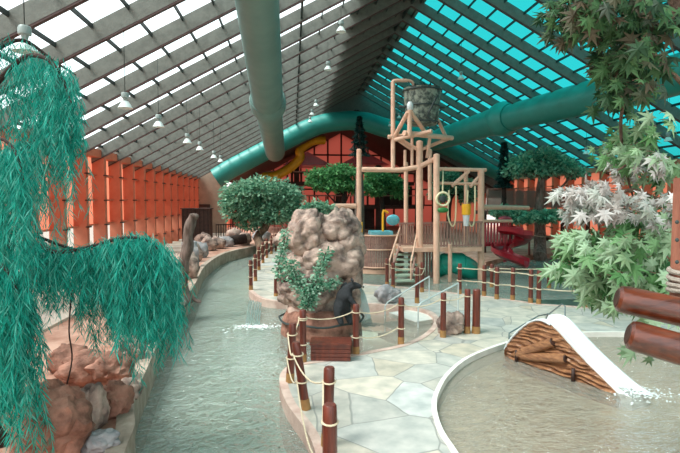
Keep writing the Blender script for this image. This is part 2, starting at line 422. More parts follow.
for x in (0.35, XR):
    mb = MB(); mb.box((x, (YN + YF) / 2, zroof(x) - .3), (.07, YF - YN, .2)); struct('roof_girder', mb, purlin_m, smooth=False)
# slanted tie rods under the left slope
for (a, b) in (((0, 42, 7.6), (230, 205, 23.0)),):
    pass

# side walls: deep painted fins with glazed bays and ledges
def side_wall(x, sgn, name, zb):
    for i in range(-5, 21):
        y = 11.68 + i * BAY + .1
        if y > YF or y < YN: continue
        mb = MB(); mb.box((x + sgn * .24, y, (ZE + zb) / 2), (.48, .22, ZE - zb)); struct('wall_column', mb, orange_m, smooth=False)
    mb = MB()
    for z in (1.06, 2.03, 3.0, 3.98):
        mb.box((x + sgn * .10, (YN + YF) / 2, z), (.2, YF - YN, .05))
    mb.box((x + sgn * .2, (YN + YF) / 2, ZE - .12), (.4, YF - YN, .3))
    struct('trim_1' if sgn > 0 else 'trim_2', mb, orange_m, smooth=False)
    # little shelves in each bay, their dark colour painting the shade under the ledges
    mb = MB()
    for i in range(-5, 21):
        y = 11.68 + i * BAY + .1
        for z in (1.06, 2.03, 3.0, 3.98):
            if YN < y < YF: mb.box((x + sgn * .5, y, z - .01), (.12, .26, .05))
    struct('trim_3' if sgn > 0 else 'trim_4', mb, darkwood_m, smooth=False)
    zc = 2.03 if sgn > 0 else zb
    mb = MB(); mb.box((x, (YN + YF) / 2, (ZE + zc) / 2), (.02, YF - YN, ZE - zc)); struct('window_1' if sgn > 0 else 'window_2', mb, orange_t, smooth=False)
    if sgn > 0:
        mb = MB(); mb.box((x, (YN + YF) / 2, (zc + zb) / 2), (.02, YF - YN, zc - zb)); struct('window_3', mb, winglass, smooth=False)
    mb = MB(); mb.box((x + sgn * -.06, (YN + YF) / 2, zb + .35), (.1, YF - YN, .7)); struct('wall_left' if sgn > 0 else 'wall_right', mb, orange_m, smooth=False)
side_wall(XW, 1, 'left', 0.0)
side_wall(XE, -1, 'right', -0.3)
# solid orange slats seen between the far fins of the left wall
# end wall with the great opening
DG = 1.75
def gable(x0, x1, y, zb, m, name, th=.2):
    xs_ = [x0] + ([XR] if x0 < XR < x1 else []) + [x1]
    poly = [(a, zroof(a)) for a in xs_] + [(a, zb(a) if callable(zb) else zb) for a in reversed(xs_)]
    n = len(poly); vs = [(a, y, b) for a, b in poly] + [(a, y + th, b) for a, b in poly]
    fs = [tuple(range(n)), tuple(range(2 * n - 1, n - 1, -1))] + [(i, i + n, (i + 1) % n + n, (i + 1) % n) for i in range(n)]
    return struct(name, MB().add(vs, fs), m, smooth=False)
gable(XW, -5.4, YF, -.7, tan_m, 'wall_back')
gable(-5.4, XE, YF, lambda a: zroof(a) - DG, beam_m, 'wall_back')
mb = MB()
mb.bar((-5.9, YF - .05, zroof(-5.9) - DG), (XR, YF - .05, ZR - DG), .3, .22); mb.bar((XR, YF - .05, ZR - DG), (XE, YF - .05, zroof(XE) - DG), .3, .22)
struct('trim_5', mb, darkwood_m, smooth=False)
mb = MB(); mb.box((-7.2, YF - .06, 1.5), (1.0, .08, 2.3)); struct('door_1', mb, darkwood_m, smooth=False)
# annex behind the opening
YA = 56.0
mb = MB()
for i in range(18):
    x0 = -8 + i * 1.5
    zt = min(zroof(x0), zroof(x0 + 1.5)) - .6
    if zt < .5: continue
    mb.box((x0 + .75, YA, zt / 2 - .2), (1.36, .05, zt + .4))
struct('wall_back_far', mb, red_t, smooth=False)
mb = MB()
for i in range(19):
    x0 = -8 + i * 1.5; mb.box((x0, YA - .15, (zroof(x0)) / 2 - .2), (.16, .3, zroof(x0)))
for z in (2.4, 4.2, 6.0, 8.0):
    xa = max(XW, XW + (z - ZE) / TL + 1); xb = min(XE, XE - (z - ZE) / TL - 1); mb.box(((xa + xb) / 2, YA - .15, z), (xb - xa, .25, .16))
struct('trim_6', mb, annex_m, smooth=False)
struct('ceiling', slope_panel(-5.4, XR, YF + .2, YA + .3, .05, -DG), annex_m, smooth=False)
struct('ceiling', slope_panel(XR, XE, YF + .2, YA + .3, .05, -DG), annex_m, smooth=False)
mb = MB()
for i in range(8): mb.box((-7.0, YF + 1 + i * BAY, 1.6), (.3, 1.3, 3.6))
struct('wall_left_far', mb, orange_t, smooth=False)
mb = MB(); mb.box((16.6, 49, 1.6), (.3, 14, 4)); struct('wall_right_far', mb, orange_t, smooth=False)

# ground and pools
mb = MB(); mb.box((5.4, 27, -.95), (27.4, 62, .3)); struct('floor', mb, poolfloor_m, smooth=False)
def poly2(pix, z): return [(G(x, y, z).x, G(x, y, z).y) for x, y in pix]
def spoly(p, n=5): return [(v.x, v.y) for v in smoothpts([Vector((a, b, 0)) for a, b in p], n)]
# main deck outline
left_edge = [(330, 640), (322, 500), (316, 453), (306, 430), (288, 405), (281, 387), (281, 374), (292, 365), (316, 361), (350, 355), (377, 350), (401, 345), (420, 337), (432, 327), (434, 318), (425, 311), (405, 307), (380, 305), (350, 303), (320, 302), (290, 302), (266, 300), (253, 294), (249, 286), (254, 272), (262, 260), (272, 250), (283, 244)]
top_edge = [(292, 247), (300, 262), (330, 278), (362, 284), (400, 287), (455, 293), (486, 296), (540, 304), (600, 308), (680, 316), (760, 322)]
kids_edge = [(800, 341), (680, 337), (620, 333), (570, 334), (530, 338), (500, 346), (470, 358), (450, 374), (439, 392), (436, 408), (442, 430), (456, 452), (480, 490), (520, 560)]
pl = spoly(poly2(left_edge, 0)); pt = poly2(top_edge, 0); pk = spoly(poly2(kids_edge, 0))
struct('floor_deck', MB().prism(pl + pt + pk + [(G(520, 640).x, .6), (G(330, 640).x, 1.0)], -.8, 0), flag, smooth=False)
def strip(pts, wd, z0, z1, side=1):
    mb = MB(); pts = [Vector((a, b, 0)) for a, b in pts]; n = len(pts); vs = []
    for i, p in enumerate(pts):
        t = (pts[min(i + 1, n - 1)] - pts[max(i - 1, 0)]).normalized(); nrm = Vector((-t.y, t.x, 0)) * side
        q = p + nrm * wd; m = nrm * .008
        vs += [(p.x - m.x, p.y - m.y, z0), (p.x - m.x, p.y - m.y, z1), (q.x, q.y, z1), (q.x, q.y, z0)]
    fs = []
    for i in range(n - 1):
        a = i * 4; b = a + 4
        for k in range(4): fs.append((a + k, a + (k + 1) % 4, b + (k + 1) % 4, b + k))
    fs += [(0, 1, 2, 3), (n * 4 - 1, n * 4 - 2, n * 4 - 3, n * 4 - 4)]
    return mb.add(vs, fs)
struct('trim_7', strip(pl, .12, -.75, .012, -1), kerb_pink, smooth=True)
struct('trim_8', strip(pk, .06, -.75, .025, -1), kerb_pale, smooth=True)
struct('trim_9', strip(pt, .14, -.75, .012, -1), kerb_pink, smooth=True)
# left bank
KZ = .25
bank = [(100, 640), (113, 500), (125, 453), (134, 428), (134, 402), (148, 368), (159, 344), (172, 322), (184, 303), (196, 283), (206, 266), (225, 254), (250, 248), (272, 244), (290, 240)]
pb = spoly(poly2(bank, KZ))
struct('floor_bank', MB().prism(pb + [(G(290, 240, KZ).x, 41.9), (XW, 41.9), (XW, -3), (pb[0][0], -3)], -.8, KZ), bank_m, smooth=False)
struct('trim_10', strip(pb, .2, -.79, KZ + .05, 1), mat('bank_kerb', '#8d7c6c', '#b7a695', .8, 3, .3, 12))
# walk along the left wall with low steps
mb = MB(); mb.box((-6.45, 19, KZ + .03), (2.6, 45, .06)); struct('floor_path', mb, path_m, smooth=False)
mb = MB()
for i in range(3): mb.box((-6.4, 24.5 + i * 3.4 + 8, KZ + .1 + .1 * i), (2.6, 17 - i * .2, .14 + .02))
# far ground
mb = MB(); mb.box((11, 47, -.35), (40, 21, .8)); struct('floor_far', mb, bank_m, smooth=False)
fr = poly2([(486, 262), (510, 256), (545, 254), (575, 258), (600, 262), (700, 270), (760, 280)], 0)
struct('floor_right', MB().prism(fr + [(XE, fr[-1][1]), (XE, 40), (fr[0][0], 40)], -.8, .0), bank_m, smooth=False)
# wading pool floor
pkp = pk + [(XE, .5), (XE, pk[0][1])]
struct('floor_pool', MB().prism(pk + [(pk[0][0] + 3, .5)] if False else [(p[0], p[1]) for p in pk] + [(G(520, 560).x, .4), (12, .4), (12, pk[0][1])], -.8, -.30), kidsfloor_m, smooth=False)
# water
WZ = -.22; KWZ = -.09
def waterplane(pts, z, name, m, label):
    o = MB().add([(a, b, z) for a, b in pts], [tuple(range(len(pts)))]).build(name, m, loc=(0, 0, 0), smooth=False)
    tag(o, label, 'water', kind='stuff'); return o
waterplane([(-3.4, -2), (1.2, -2), (1.2, 15.3), (18.5, 15.3), (18.5, 37), (-4.2, 37)], WZ, 'river_water', river_w, 'rippling green river pool water around the rock island and play structure')
waterplane([(1.3, .3), (12, .3), (12, 13.2), (1.3, 13.2)], KWZ, 'pool_water', kids_w, 'shallow clear water of the wading pool around the small slide')

# ================================================================== DUCTS
def ductthing(name, label, path, radii, m, flange=None, loc=None):
    t = thing(name, label, 'duct', loc or path[0])
    part('duct_pipe', MB().tube(path, radii, 28), m, t)
    if flange:
        mb = MB(); a, b, r = flange; a = Vector(a); b = Vector(b); mb.tube([a, a.lerp(b, .15), a.lerp(b, .5), b], [r * .93, r, r, r * .78], 28)
        part('reducer_collar', mb, m, t)
    return t
YD = 41.0
pp = [P(216, 178, YD), P(232, 168, YD), P(300, 132.5, YD), P(316, 125.5, YD), P(332, 122, YD), P(350, 120.5, YD), P(367, 122, YD), P(382, 127, YD), P(440, 142.5, YD), P(503, 173, YD)]
ductthing('air_duct', 'large teal round duct following the gable at the far end of the hall', pp, .78, teal_m)
dl = [P(251, -75, 9.2), P(257, 0, 12.2), P(268, 104, 23.0)]
dl2 = [P(268.5, 108, 23.6), P(275, 152, YD - .1)]
ductthing('air_duct', 'long grey-green duct hanging overhead left of the ridge, running to the far duct', dl + [dl2[0]] + [dl2[1]], [.44, .52, .68, .62, .78], grey_duct, (P(267.3, 98, 22.2), P(268.8, 112, 24.0), .80))
dr = [P(720, 62, 14.2), P(666, 78, 16.5), P(508, 118, 27.5), P(500, 120, 28.2), P(433, 141, YD)]
ductthing('air_duct', 'long teal duct hanging under the aqua roof slope on the right', dr, [.66, .70, .72, .8, .82], teal_m, (P(500, 120, 28.2), P(512, 117, 27.0), .98))

# ================================================================== LAMPS
def make_lamp(loc, label, group, zr):
    t = thing('pendant_lamp', label, 'lamp', loc, group)
    x, y, z = 0, 0, 0
    sh = MB(); sh.lathe([(.02, .17), (.065, .16), (.09, .13), (.155, .02), (.165, 0), (.150, .005), (.06, .11)], n=20, cap=False); part('lamp_shade', sh, lamp_m, t, world=False)
    bd = MB(); bd.lathe([(.0, .36), (.07, .355), (.085, .33), (.085, .24), (.05, .225), (.04, .17), (0, .165)], n=16, cap=False); part('ballast_housing', bd, lamp_d, t, world=False)
    bb = MB(); bb.ball((0, 0, .06), .055, 2, (1, 1, .8)); part('bulb', bb, white_m, t, world=False)
    return t
lamps = []
for Y, d in ((7.5, 'big pendant lamp nearest the willow, hanging under the clear roof slope'), (12, 'second pendant lamp in the row over the left walkway, behind the biggest one'), (15, 'third pendant lamp in the row over the left walkway'), (19.1, 'fourth pendant lamp back in the row over the left walkway'), (21.7, 'fifth pendant lamp back in the row over the left walkway'), (25.6, 'second farthest pendant lamp in the row over the left walkway'), (28, 'farthest tiny pendant lamp in the row over the left walkway')):
    lamps.append((P(292 - 500 * 4.0 / Y, 200 - 500 * 2.25 / Y + 2, Y), d))
for px, py, Y, d in ((341, 32, 16.2, 'nearest pendant lamp of the row below the ridge'), (328, 70, 21, 'second pendant lamp of the row below the ridge'), (316, 106, 29, 'third pendant lamp below the ridge, just above the far duct'), (312, 115, 32, 'fourth pendant lamp below the ridge, against the far duct'), (310, 122, 35, 'farthest pendant lamp below the ridge, in front of the far duct')):
    lamps.append((P(px, py, Y), d))
for px, py, Y, d in ((461, 79, 23.7, 'pendant lamp under the aqua slope right of the tipping bucket'), (399, 118, 35, 'distant pendant lamp left of the tipping bucket, upper of two'), (390, 126, 39.3, 'distant pendant lamp left of the tipping bucket, lower of two'), (586, 154, 24.8, 'small pendant lamp over the balcony near the right wall'), (668, 141, 19.4, 'pendant lamp at the right edge beside the maple leaves')):
    lamps.append((P(px, py, Y), d))
first = None
for loc, d in lamps:
    if first is None: first = o = make_lamp(loc, d, 'high bay pendant lamps', 0)
    else: o = dup(first, loc, d)
    h = zroof(loc.x) - loc.z - .05
    c = MB(); c.tube([(0, 0, .35), (0, 0, h)], .007, 6)
    part('cord', c, cord_m, o, world=False)

# ================================================================== POSTS AND ROPES
PH = .98
def post(px, py_base, label, r=.065, h=PH, z=0.0, lean=(0, 0), group='rope fence posts', band=True, loc=None):
    b = Vector(loc) if loc is not None else G(px, py_base, z)
    t = thing('fence_post', label, 'post', b, group)
    top = Vector((lean[0], lean[1], h))
    mb = MB(); mb.tube([(0, 0, 0), top * .25, top * .5, top * .8, top - Vector((0, 0, .02)), top], [r * 1.04, r, r * .97, r * .96, r * .95, r * .78], 12, jit=.03, seed=int(px))
    part('post_shaft', mb, post_m, t, world=False)
    if band:
        mb = MB(); mb.tube([(0, 0, 0), top * .16], [r * 1.09, r * 1.06], 12); part('foot_sleeve', mb, tan_band, t, 'lighter tan foot of the post', world=False)
    return b, b + top
A = post(290, 382, 'reddish post on the deck corner left of the wooden crate, front left of three', lean=(.05, 0))
B = post(303, 362, 'post on the deck behind the corner posts, in front of the waterfall rock')
C = post(306, 409, 'leaning post with rope tied at mid height on the curved deck edge', lean=(-.14, 0))
D = post(327, 446, 'second nearest post in front, behind the nearest one', lean=(.03, 0), r=.07)
E = post(330, 500, 'nearest post at the bottom of the picture, cut by the lower edge', r=.075)
Fp = post(356, 354, 'post right of the wooden crate on the deck edge')
Gp = post(401, 344, 'post on the deck edge between the crate and the pool steps')
H = post(443, 337, 'post beside the pool steps, left of the beige boulder')
I1 = post(467, 333, 'left post of the thick pair beside the beige boulder', r=.07, h=1.0)
I2 = post(476, 333, 'right post of the thick pair beside the beige boulder', r=.09, h=1.0)
J1 = post(387, 286, 'left post of the pair behind the grey boulder')
J2 = post(393, 289, 'right post of the pair behind the grey boulder', h=.9)
K1 = post(417, 303, 'tall front post right of the grey boulder', h=1.05)
K2 = post(422, 292, 'post behind the tall one right of the grey boulder')
runA = [post(459.5, 294, 'leftmost post of the rope fence before the red slide')]
for px, pb_, d in ((484, 296, 'second post of the rope fence before the red slide'), (496.7, 299, 'third post of the rope fence before the red slide'), (512.6, 300, 'post in the middle of the rope fence below the red slide'), (530.5, 303, 'dark post of the rope fence right of the red slide'), (538.6, 304, 'lighter post next to the dark one right of the red slide'), (585, 307, 'post of the rope fence half hidden by maple leaves')):
    runA.append(post(px, pb_, d))
runB = []
for px, pb_, d in ((491.6, 287, 'left post of the rear rope fence on the far bank'), (549, 288, 'right post of the rear rope fence by the leaves')):
    runB.append(post(px, pb_, d, h=.8, z=0.0))
isl = []
for px, pb_, d in ((251, 290, 'front left post on the island deck near the small waterfall'), (255.5, 281, 'second post on the left rim of the island deck'), (259, 270, 'third post on the left rim of the island deck'), (263, 263, 'fourth post on the left rim of the island deck'), (267, 258, 'fifth post on the left rim of the island deck'), (271.5, 254, 'sixth post on the left rim of the island deck'), (276, 251, 'seventh post on the left rim of the island deck')):
    isl.append(post(px, pb_, d, h=1.0))
isl2 = post(276, 296, 'short post on the island deck left of the waterfall rock', h=.6)
def rope(posts, hs, label, name='rope', sag=.08, r=.011, group='ropes strung between posts'):
    mb = MB(); first_ = None
    for hfrac in hs:
        for (b0, t0), (b1, t1) in zip(posts[:-1], posts[1:]):
            a = b0.lerp(t0, hfrac); c = b1.lerp(t1, hfrac); d = (c - a).normalized(); n_ = Vector((-d.y, d.x, 0)).normalized() * .07
            a = a + n_; c = c + n_
            if first_ is None: first_ = a
            mb.tube([a.lerp(c, k / 10) - Vector((0, 0, sag * (c - a).length * 4 * (k / 10) * (1 - k / 10) * .5)) for k in range(11)], r, 6)
        for (b0, t0) in posts:
            p = b0.lerp(t0, hfrac); ax = (t0 - b0).normalized()
            ring = [p + Vector((math.cos(q * PI / 6), math.sin(q * PI / 6), .1 * math.sin(q * PI / 6))) * .08 for q in range(13)]
            mb.tube(ring, r, 5)
    return solo(name, mb, rope_m, first_, label, 'rope', group)
rope([E, D, C, A, B], (.82,), 'top rope along the curved deck edge from the nearest post to the crate', sag=.25)
rope([E, C, A], (.42,), 'lower rope along the curved deck edge by the leaning post', sag=.3)
rope([B, Fp, Gp], (.85,), 'sagging top rope from the rock side past the crate along the pool', sag=.18)
rope([B, Fp, Gp], (.35,), 'lower rope between the posts beside the crate', sag=.2)
rope([Gp, H, I1], (.85,), 'rope from the deck post to the post beside the pool steps', sag=.2)
rope(runA, (.85, .45), 'two level rope rails of the fence before the red slide', sag=.05, r=.018)
rope([J1, J2, K2, K1], (.8,), 'rope between posts behind the grey boulder', sag=.1)
rope(isl, (.85, .45), 'rope rails on the left rim of the island deck', sag=.1)
rope(runB, (.8,), 'rope of the rear fence on the far bank', sag=.02, r=.018)

# wooden crate
b = G(331, 358)
t = thing('wooden_crate', 'reddish brown wooden crate on the deck edge between rope posts', 'crate', b)
mb = MB()
for i in range(4): mb.box((b.x, b.y, b.z + .045 + i * .075), (.74, .42, .066), rz=-.12)
part('crate_body', mb, post_m, t, smooth=False)
mb = MB(); mb.box((b.x, b.y, b.z + .325), (.78, .46, .035), rz=-.12); part('crate_lid', mb, post_m, t, smooth=False)

# ================================================================== WATERFALL ROCK
rb = G(324, 342, WZ); rb.y += .95
t = thing('waterfall_rock', 'tall brown artificial rock with waterfall and vines on a round planter in the pool', 'rock', (rb.x, rb.y, -.6))
mb = MB()
def bl(px, py, Y, r, s=(1, 1, 1), sd=0, fr=1.3):
    c = P(px, py, Y); mb.ball(c, r, 5, s, .26, sd, fr * .75, .05)
Y0 = rb.y
bl(322, 308, Y0, .80, (.95, .85, .72), 1)
bl(312, 285, Y0 - .05, .80, (1.0, .9, .75), 2)
bl(300, 268, Y0 + .05, .62, (.95, .9, .7), 3)
bl(330, 262, Y0 - .05, .80, (.95, .8, .75), 4)
bl(347, 246, Y0 + .1, .55, (.8, .85, .95), 5)
bl(309, 234, Y0 - .1, .56, (.85, .75, 1.15), 6)
bl(336, 227, Y0 + .05, .58, (.95, .8, .85), 7)
bl(288, 240, Y0 + .15, .34, (1, .9, .8), 8)
bl(347, 286, Y0 + .2, .55, (.7, .9, 1.5), 9)
bl(293, 290, Y0 + .1, .5, (.8, .8, .8), 10)
part('rock_mass', mb, rock_m, t, sharp=60)
mb = MB()
q = [(1.02, -.62), (1.0, -.2), (.96, .1), (.86, .3), (.70, .42), (0, .45)]
mb.lathe(q, (rb.x, rb.y, 0), 40, cap=False); part('planter_base', mb, rock_pink, t, 'pink round base of the rock')
mb = MB(); ring = [(rb.x + 1.03 * math.cos(a * PI / 20), rb.y + 1.03 * math.sin(a * PI / 20), .14 + .02 * math.sin(a)) for a in range(41)]
mb.tube(ring, .025, 6, cap=False); part('dark_hose', mb, cord_m, t, 'dark hose ring round the base')
# vines
def vine(name, path, wid, n, sz, label, seed, stem=True, m=None):
    t = thing(name, label, 'plant', path[0])
    pts = smoothpts(path, 6)
    mb = MB(); mb.tube(pts, .012, 5); part('stem', mb, bark_dark, t)
    mb = MB(); leaves(mb, [(p, (wid, wid * .6, wid)) for p in pts], n, sz, seed, .6, .2, .1); part('foliage', mb, m or vine_l, t, smooth=False)
YV = Y0 - .75
vine('trailing_vine', [P(286, 232, YV), P(283, 248, YV), P(279, 262, YV), P(278, 276, YV - .1)], .13, 420, .08, 'leafy vine hanging down the left side of the waterfall rock', 1)
vine('trailing_vine', [P(288, 262, YV - .15), P(296, 278, YV - .2), P(304, 292, YV - .3), P(311, 300, YV - .3)], .21, 900, .085, 'broad pale green vine spreading over the front of the waterfall rock', 2)
vine('trailing_vine', [P(326, 252, YV), P(322, 268, YV - .1), P(316, 282, YV - .2), P(310, 296, YV - .3), P(306, 306, YV - .3)], .17, 800, .085, 'vine running down the middle of the waterfall rock', 3)
vine('trailing_vine', [P(312, 288, YV - .2), P(324, 286, YV - .2), P(336, 282, YV - .1)], .13, 400, .08, 'short vine curling right above the black bear', 4)
vine('rock_fern', [P(306, 208, Y0), P(318, 206, Y0), P(330, 210, Y0)], .16, 420, .13, 'feathery green plant growing on top of the waterfall rock', 5, m=tree_l)

# bear cub statue
def skin(name, verts, edges, radii, m, parent, lv=2, loc=(0, 0, 0)):
    me = bpy.data.meshes.new(name); L = Vector(loc)
    me.from_pydata([Vector(v) - L for v in verts], edges, []); o = bpy.data.objects.new(name, me); COL.objects.link(o); o.parent = parent
    s_ = o.modifiers.new('s', 'SKIN')
    for i, r in enumerate(radii): me.skin_vertices[0].data[i].radius = (r, r) if not hasattr(r, '__len__') else r
    me.skin_vertices[0].data[0].use_root = True
    ss = o.modifiers.new('ss', 'SUBSURF'); ss.levels = lv; ss.render_levels = lv; me.materials.append(m)
    dg = bpy.context.evaluated_depsgraph_get(); em = bpy.data.meshes.new_from_object(o.evaluated_get(dg))
    o.modifiers.clear(); o.data = em; em.polygons.foreach_set('use_smooth', [True] * len(em.polygons)); em.name = name
    return o
bx = P(342, 320, Y0 - 1.02)
t = thing('bear_statue', 'black bear cub statue climbing the right foot of the waterfall rock', 'bear', bx)
S = .95
def bv(x, y, z): return Vector((bx.x + x * S, bx.y + y * S, bx.z + z * S))
V = [bv(0, 0, .30), bv(.03, .03, .48), bv(.09, .03, .66), bv(.16, 0, .78), bv(.26, -.03, .84), bv(.38, -.06, .82), bv(.47, -.08, .80),
     bv(-.12, -.09, .20), bv(-.05, -.15, .02), bv(-.02, -.22, -.08), bv(.12, .06, .18), bv(.18, .0, .0), bv(.2, -.08, -.10),
     bv(.16, -.12, .55), bv(.27, -.18, .42), bv(.35, -.22, .34), bv(.0, .16, .62), bv(.08, .24, .78), bv(.14, .26, .86)]
Ed = [(0, 1), (1, 2), (2, 3), (3, 4), (4, 5), (5, 6), (0, 7), (7, 8), (8, 9), (0, 10), (10, 11), (11, 12), (2, 13), (13, 14), (14, 15), (2, 16), (16, 17), (17, 18)]
Rr = [.19, .19, .16, .11, .115, .07, .045, .12, .075, .065, .12, .075, .065, .08, .06, .055, .08, .06, .05]
body = skin('body', V, Ed, [r * S for r in Rr], bear_m, t, 2, bx)
for yy in (-.12, .07):
    mb = MB(); mb.ball(bv(.24, yy, .95), .045 * S, 2, (.6, 1, 1)); part('ear', mb, bear_m, t)
mb = MB(); mb.ball(bv(.50, -.085, .80), .024 * S, 2); part('nose', mb, cord_m, t)

# falls and foam
def fall(path_top, path_bot, label, seed, name='waterfall'):
    mb = MB(); n = 7; q = random.Random(seed)
    a0, a1 = map(Vector, path_top); b0, b1 = map(Vector, path_bot)
    for i in range(n):
        u = (i + .5) / n; a = a0.lerp(a1, u); b_ = b0.lerp(b1, u)
        pts = [Vector((a.x + (b_.x - a.x) * k / 8, a.y + (b_.y - a.y) * k / 8, a.z + (b_.z - a.z) * (k / 8) ** 1.7)) for k in range(9)]
        mb.tube(pts, [.018 * q.uniform(.6, 1.5) for _ in pts], 6)
    return solo(name, mb, fall_m, a0, label, 'waterfall', kind='stuff')
def foam(c, rx, ry, n, label, seed, sz=.03):
    q = random.Random(seed); mb = MB(); c = Vector(c)
    for _ in range(n):
        r = abs(q.gauss(0, .45)); a = q.uniform(0, 2 * PI)
        p = c + Vector((math.cos(a) * r * rx, math.sin(a) * r * ry, q.uniform(0, .03)))
        s_ = sz * q.uniform(.4, 1.5); mb.ball(p, s_, 1, (1.6, 1.3, .45))
    return solo('foam', mb, foam_m, c, label, 'foam', kind='stuff')
c0 = G(262, 301, -.02)
fall((G(249, 300, -.02), G(262, 303, -.02)), (G(245, 325, WZ), G(260, 326, WZ)), 'thin water streams falling from the island rim into the river', 1)
foam(G(258, 327, WZ), 1.0, .35, 260, 'white foam line below the island rim waterfall', 2, .016)
fall((P(352, 290, Y0 - .35), P(360, 288, Y0 - .1)), (G(362, 326, WZ), G(372, 322, WZ)), 'small waterfall beside the black bear on the waterfall rock', 3)
foam(G(368, 325, WZ), .45, .35, 330, 'splash of foam at the foot of the rock right of the bear', 4, .016)

# boulders by the deck
def rockthing(name, px, py, z, size, s, m, label, seed, group=None, sub=4, sink=.3):
    b = G(px, py, z); mb = MB(); mb.ball(b + Vector((0, size * s[1] * .4, size * s[2] * (1 - sink))), size, sub, s, .25, seed, 1.2, .18)
    for i, v in enumerate(mb.v):
        if v[2] < z - .03: mb.v[i] = (v[0], v[1], z - .03)
    return solo(name, mb, m, b, label, 'rock', group, sharp=50)
rockthing('boulder', 388, 303, 0, .36, (1, .8, .85), rock_grey, 'grey boulder on the island deck right of the waterfall rock', 21)
rockthing('boulder', 452, 334, 0, .33, (1, .8, .9), rock_m, 'beige boulder on the deck left of the thick post pair', 22)

# pool steps with rails
mb = MB()
for i in range(3):
    a = G(412 + i * 4, 311 + i * 3, 0); mb.box((a.x + .1 - i * .25, a.y - .15 - i * .1, -.12 - i * .16), (1.0, 1.2, .1), rz=.4)
st = struct('floor_step', mb, kerb_pale, smooth=False)
def handrail(a, b, h, label, m=whiterail_m):
    a = Vector(a); b = Vector(b); mb = MB(); r = .02
    mb.tube(smoothpts([a, a + Vector((0, 0, h)), b + Vector((0, 0, h)), b], 1), r, 8)
    mb = MB(); mb.tube([a, a + Vector((0, 0, h * .93)), a + (b - a) * .06 + Vector((0, 0, h))], r, 8); mb.tube([a + (b - a) * .06 + Vector((0, 0, h)), b + Vector((0, 0, h))], r, 8); mb.tube([b + Vector((0, 0, h)), b], r, 8)
    return solo('handrail', mb, m, a, label, 'handrail', 'pale metal handrails')
handrail(G(385, 332, -.6), G(429, 303, 0), .78, 'left pale handrail slanting up from the pool steps')
handrail(G(418, 336, -.3), G(458, 312, 0), .78, 'right pale handrail slanting up to the thick post pair')

# ================================================================== SMALL SLIDE
s0 = G(505, 356, KWZ); s1 = G(614, 393, KWZ)       # base line of the carved face
dv = (s1 - s0); Ls = dv.length; du = dv.normalized(); dn = Vector((-du.y, du.x, 0))
if dn.y < 0: dn = -dn
t = thing('water_slide', 'small brown carved log slide with white chute in the wading pool', 'slide', (s0.x, s0.y, -.30))
def SP(u, v, z): return Vector((s0.x + du.x * u * Ls + dn.x * v, s0.y + du.y * u * Ls + dn.y * v, z))
prof = [(0, .04), (.03, .17), (.10, .37), (.2, .60), (.3, .75), (.38, .79), (.46, .75), (.54, .63), (.64, .46), (.75, .29), (.88, .11), (1.0, -.06), (1.04, -.16)]
def prism_uz(pr, v0, v1, zb, mb):
    n = len(pr); vs = [SP(u, v0, z) for u, z in pr] + [SP(u, v0, zb) for u, z in reversed(pr)]
    vs2 = [SP(u, v1, z) for u, z in pr] + [SP(u, v1, zb) for u, z in reversed(pr)]; m = 2 * n
    fs = [tuple(range(m)), tuple(range(2 * m - 1, m - 1, -1))] + [(i, i + m, (i + 1) % m + m, (i + 1) % m) for i in range(m)]
    mb.add(vs + vs2, fs)
# carved body: gridded face with relief
mb = MB(); NU, NZ = 80, 70
pu = [p[0] for p in prof]; pz = [p[1] for p in prof]
def ph(u): return float(np.interp(u, pu, pz))
vs = []
for i in range(NU + 1):
    u = 1.04 * i / NU; h = ph(u)
    for j in range(NZ + 1):
        z = -.42 + (h + .42) * j / NZ; f = j / NZ
        rel = .028 * math.sin(z * 75 + 6 * noise.noise(Vector((u * 6, z * 5, 3)))) + .03 * noise.fractal(Vector((u * 9, z * 16, 0)), 1, 2, 3) - .10 * (f ** 4) * 0 + .06 * (1 - f)
        vs.append(SP(u, -rel, z))
fs = [(i * (NZ + 1) + j, (i + 1) * (NZ + 1) + j, (i + 1) * (NZ + 1) + j + 1, i * (NZ + 1) + j + 1) for i in range(NU) for j in range(NZ)]
mb.add(vs, fs); prism_uz([(u, z - .02) for u, z in prof], .0, .06, -.42, mb)
part('carved_body', mb, slidebody_m, t, sharp=60)
for (a, b_, r, lab) in (((.14, .02), (.50, .47), .085, 'upper carved log'), ((.20, .04), (.62, .24), .085, 'lower carved log')):
    mb = MB(); pts = [SP(a[0] + (b_[0] - a[0]) * k / 6, -.05, a[1] + (b_[1] - a[1]) * k / 6) for k in range(7)]
    mb.tube(pts, [r * .8] + [r] * 5 + [r * .96], 14, jit=.05, seed=3); lg = part('carved_log', mb, slidebody_m, t)
    e = pts[-1]; d = (pts[-1] - pts[-2]).normalized(); mb = MB(); mb.tube([e, e + d * .012], [r * .8, r * .72], 14); part('cut_end', mb, logend_m, lg)
for u, z in ((.16, .0), (.70, .0)):
    mb = MB(); mb.tube([SP(u, -.09, z - .1), SP(u, -.09, z + .13)], [.035, .03], 10); part('twig_stub', mb, logend_m, t)
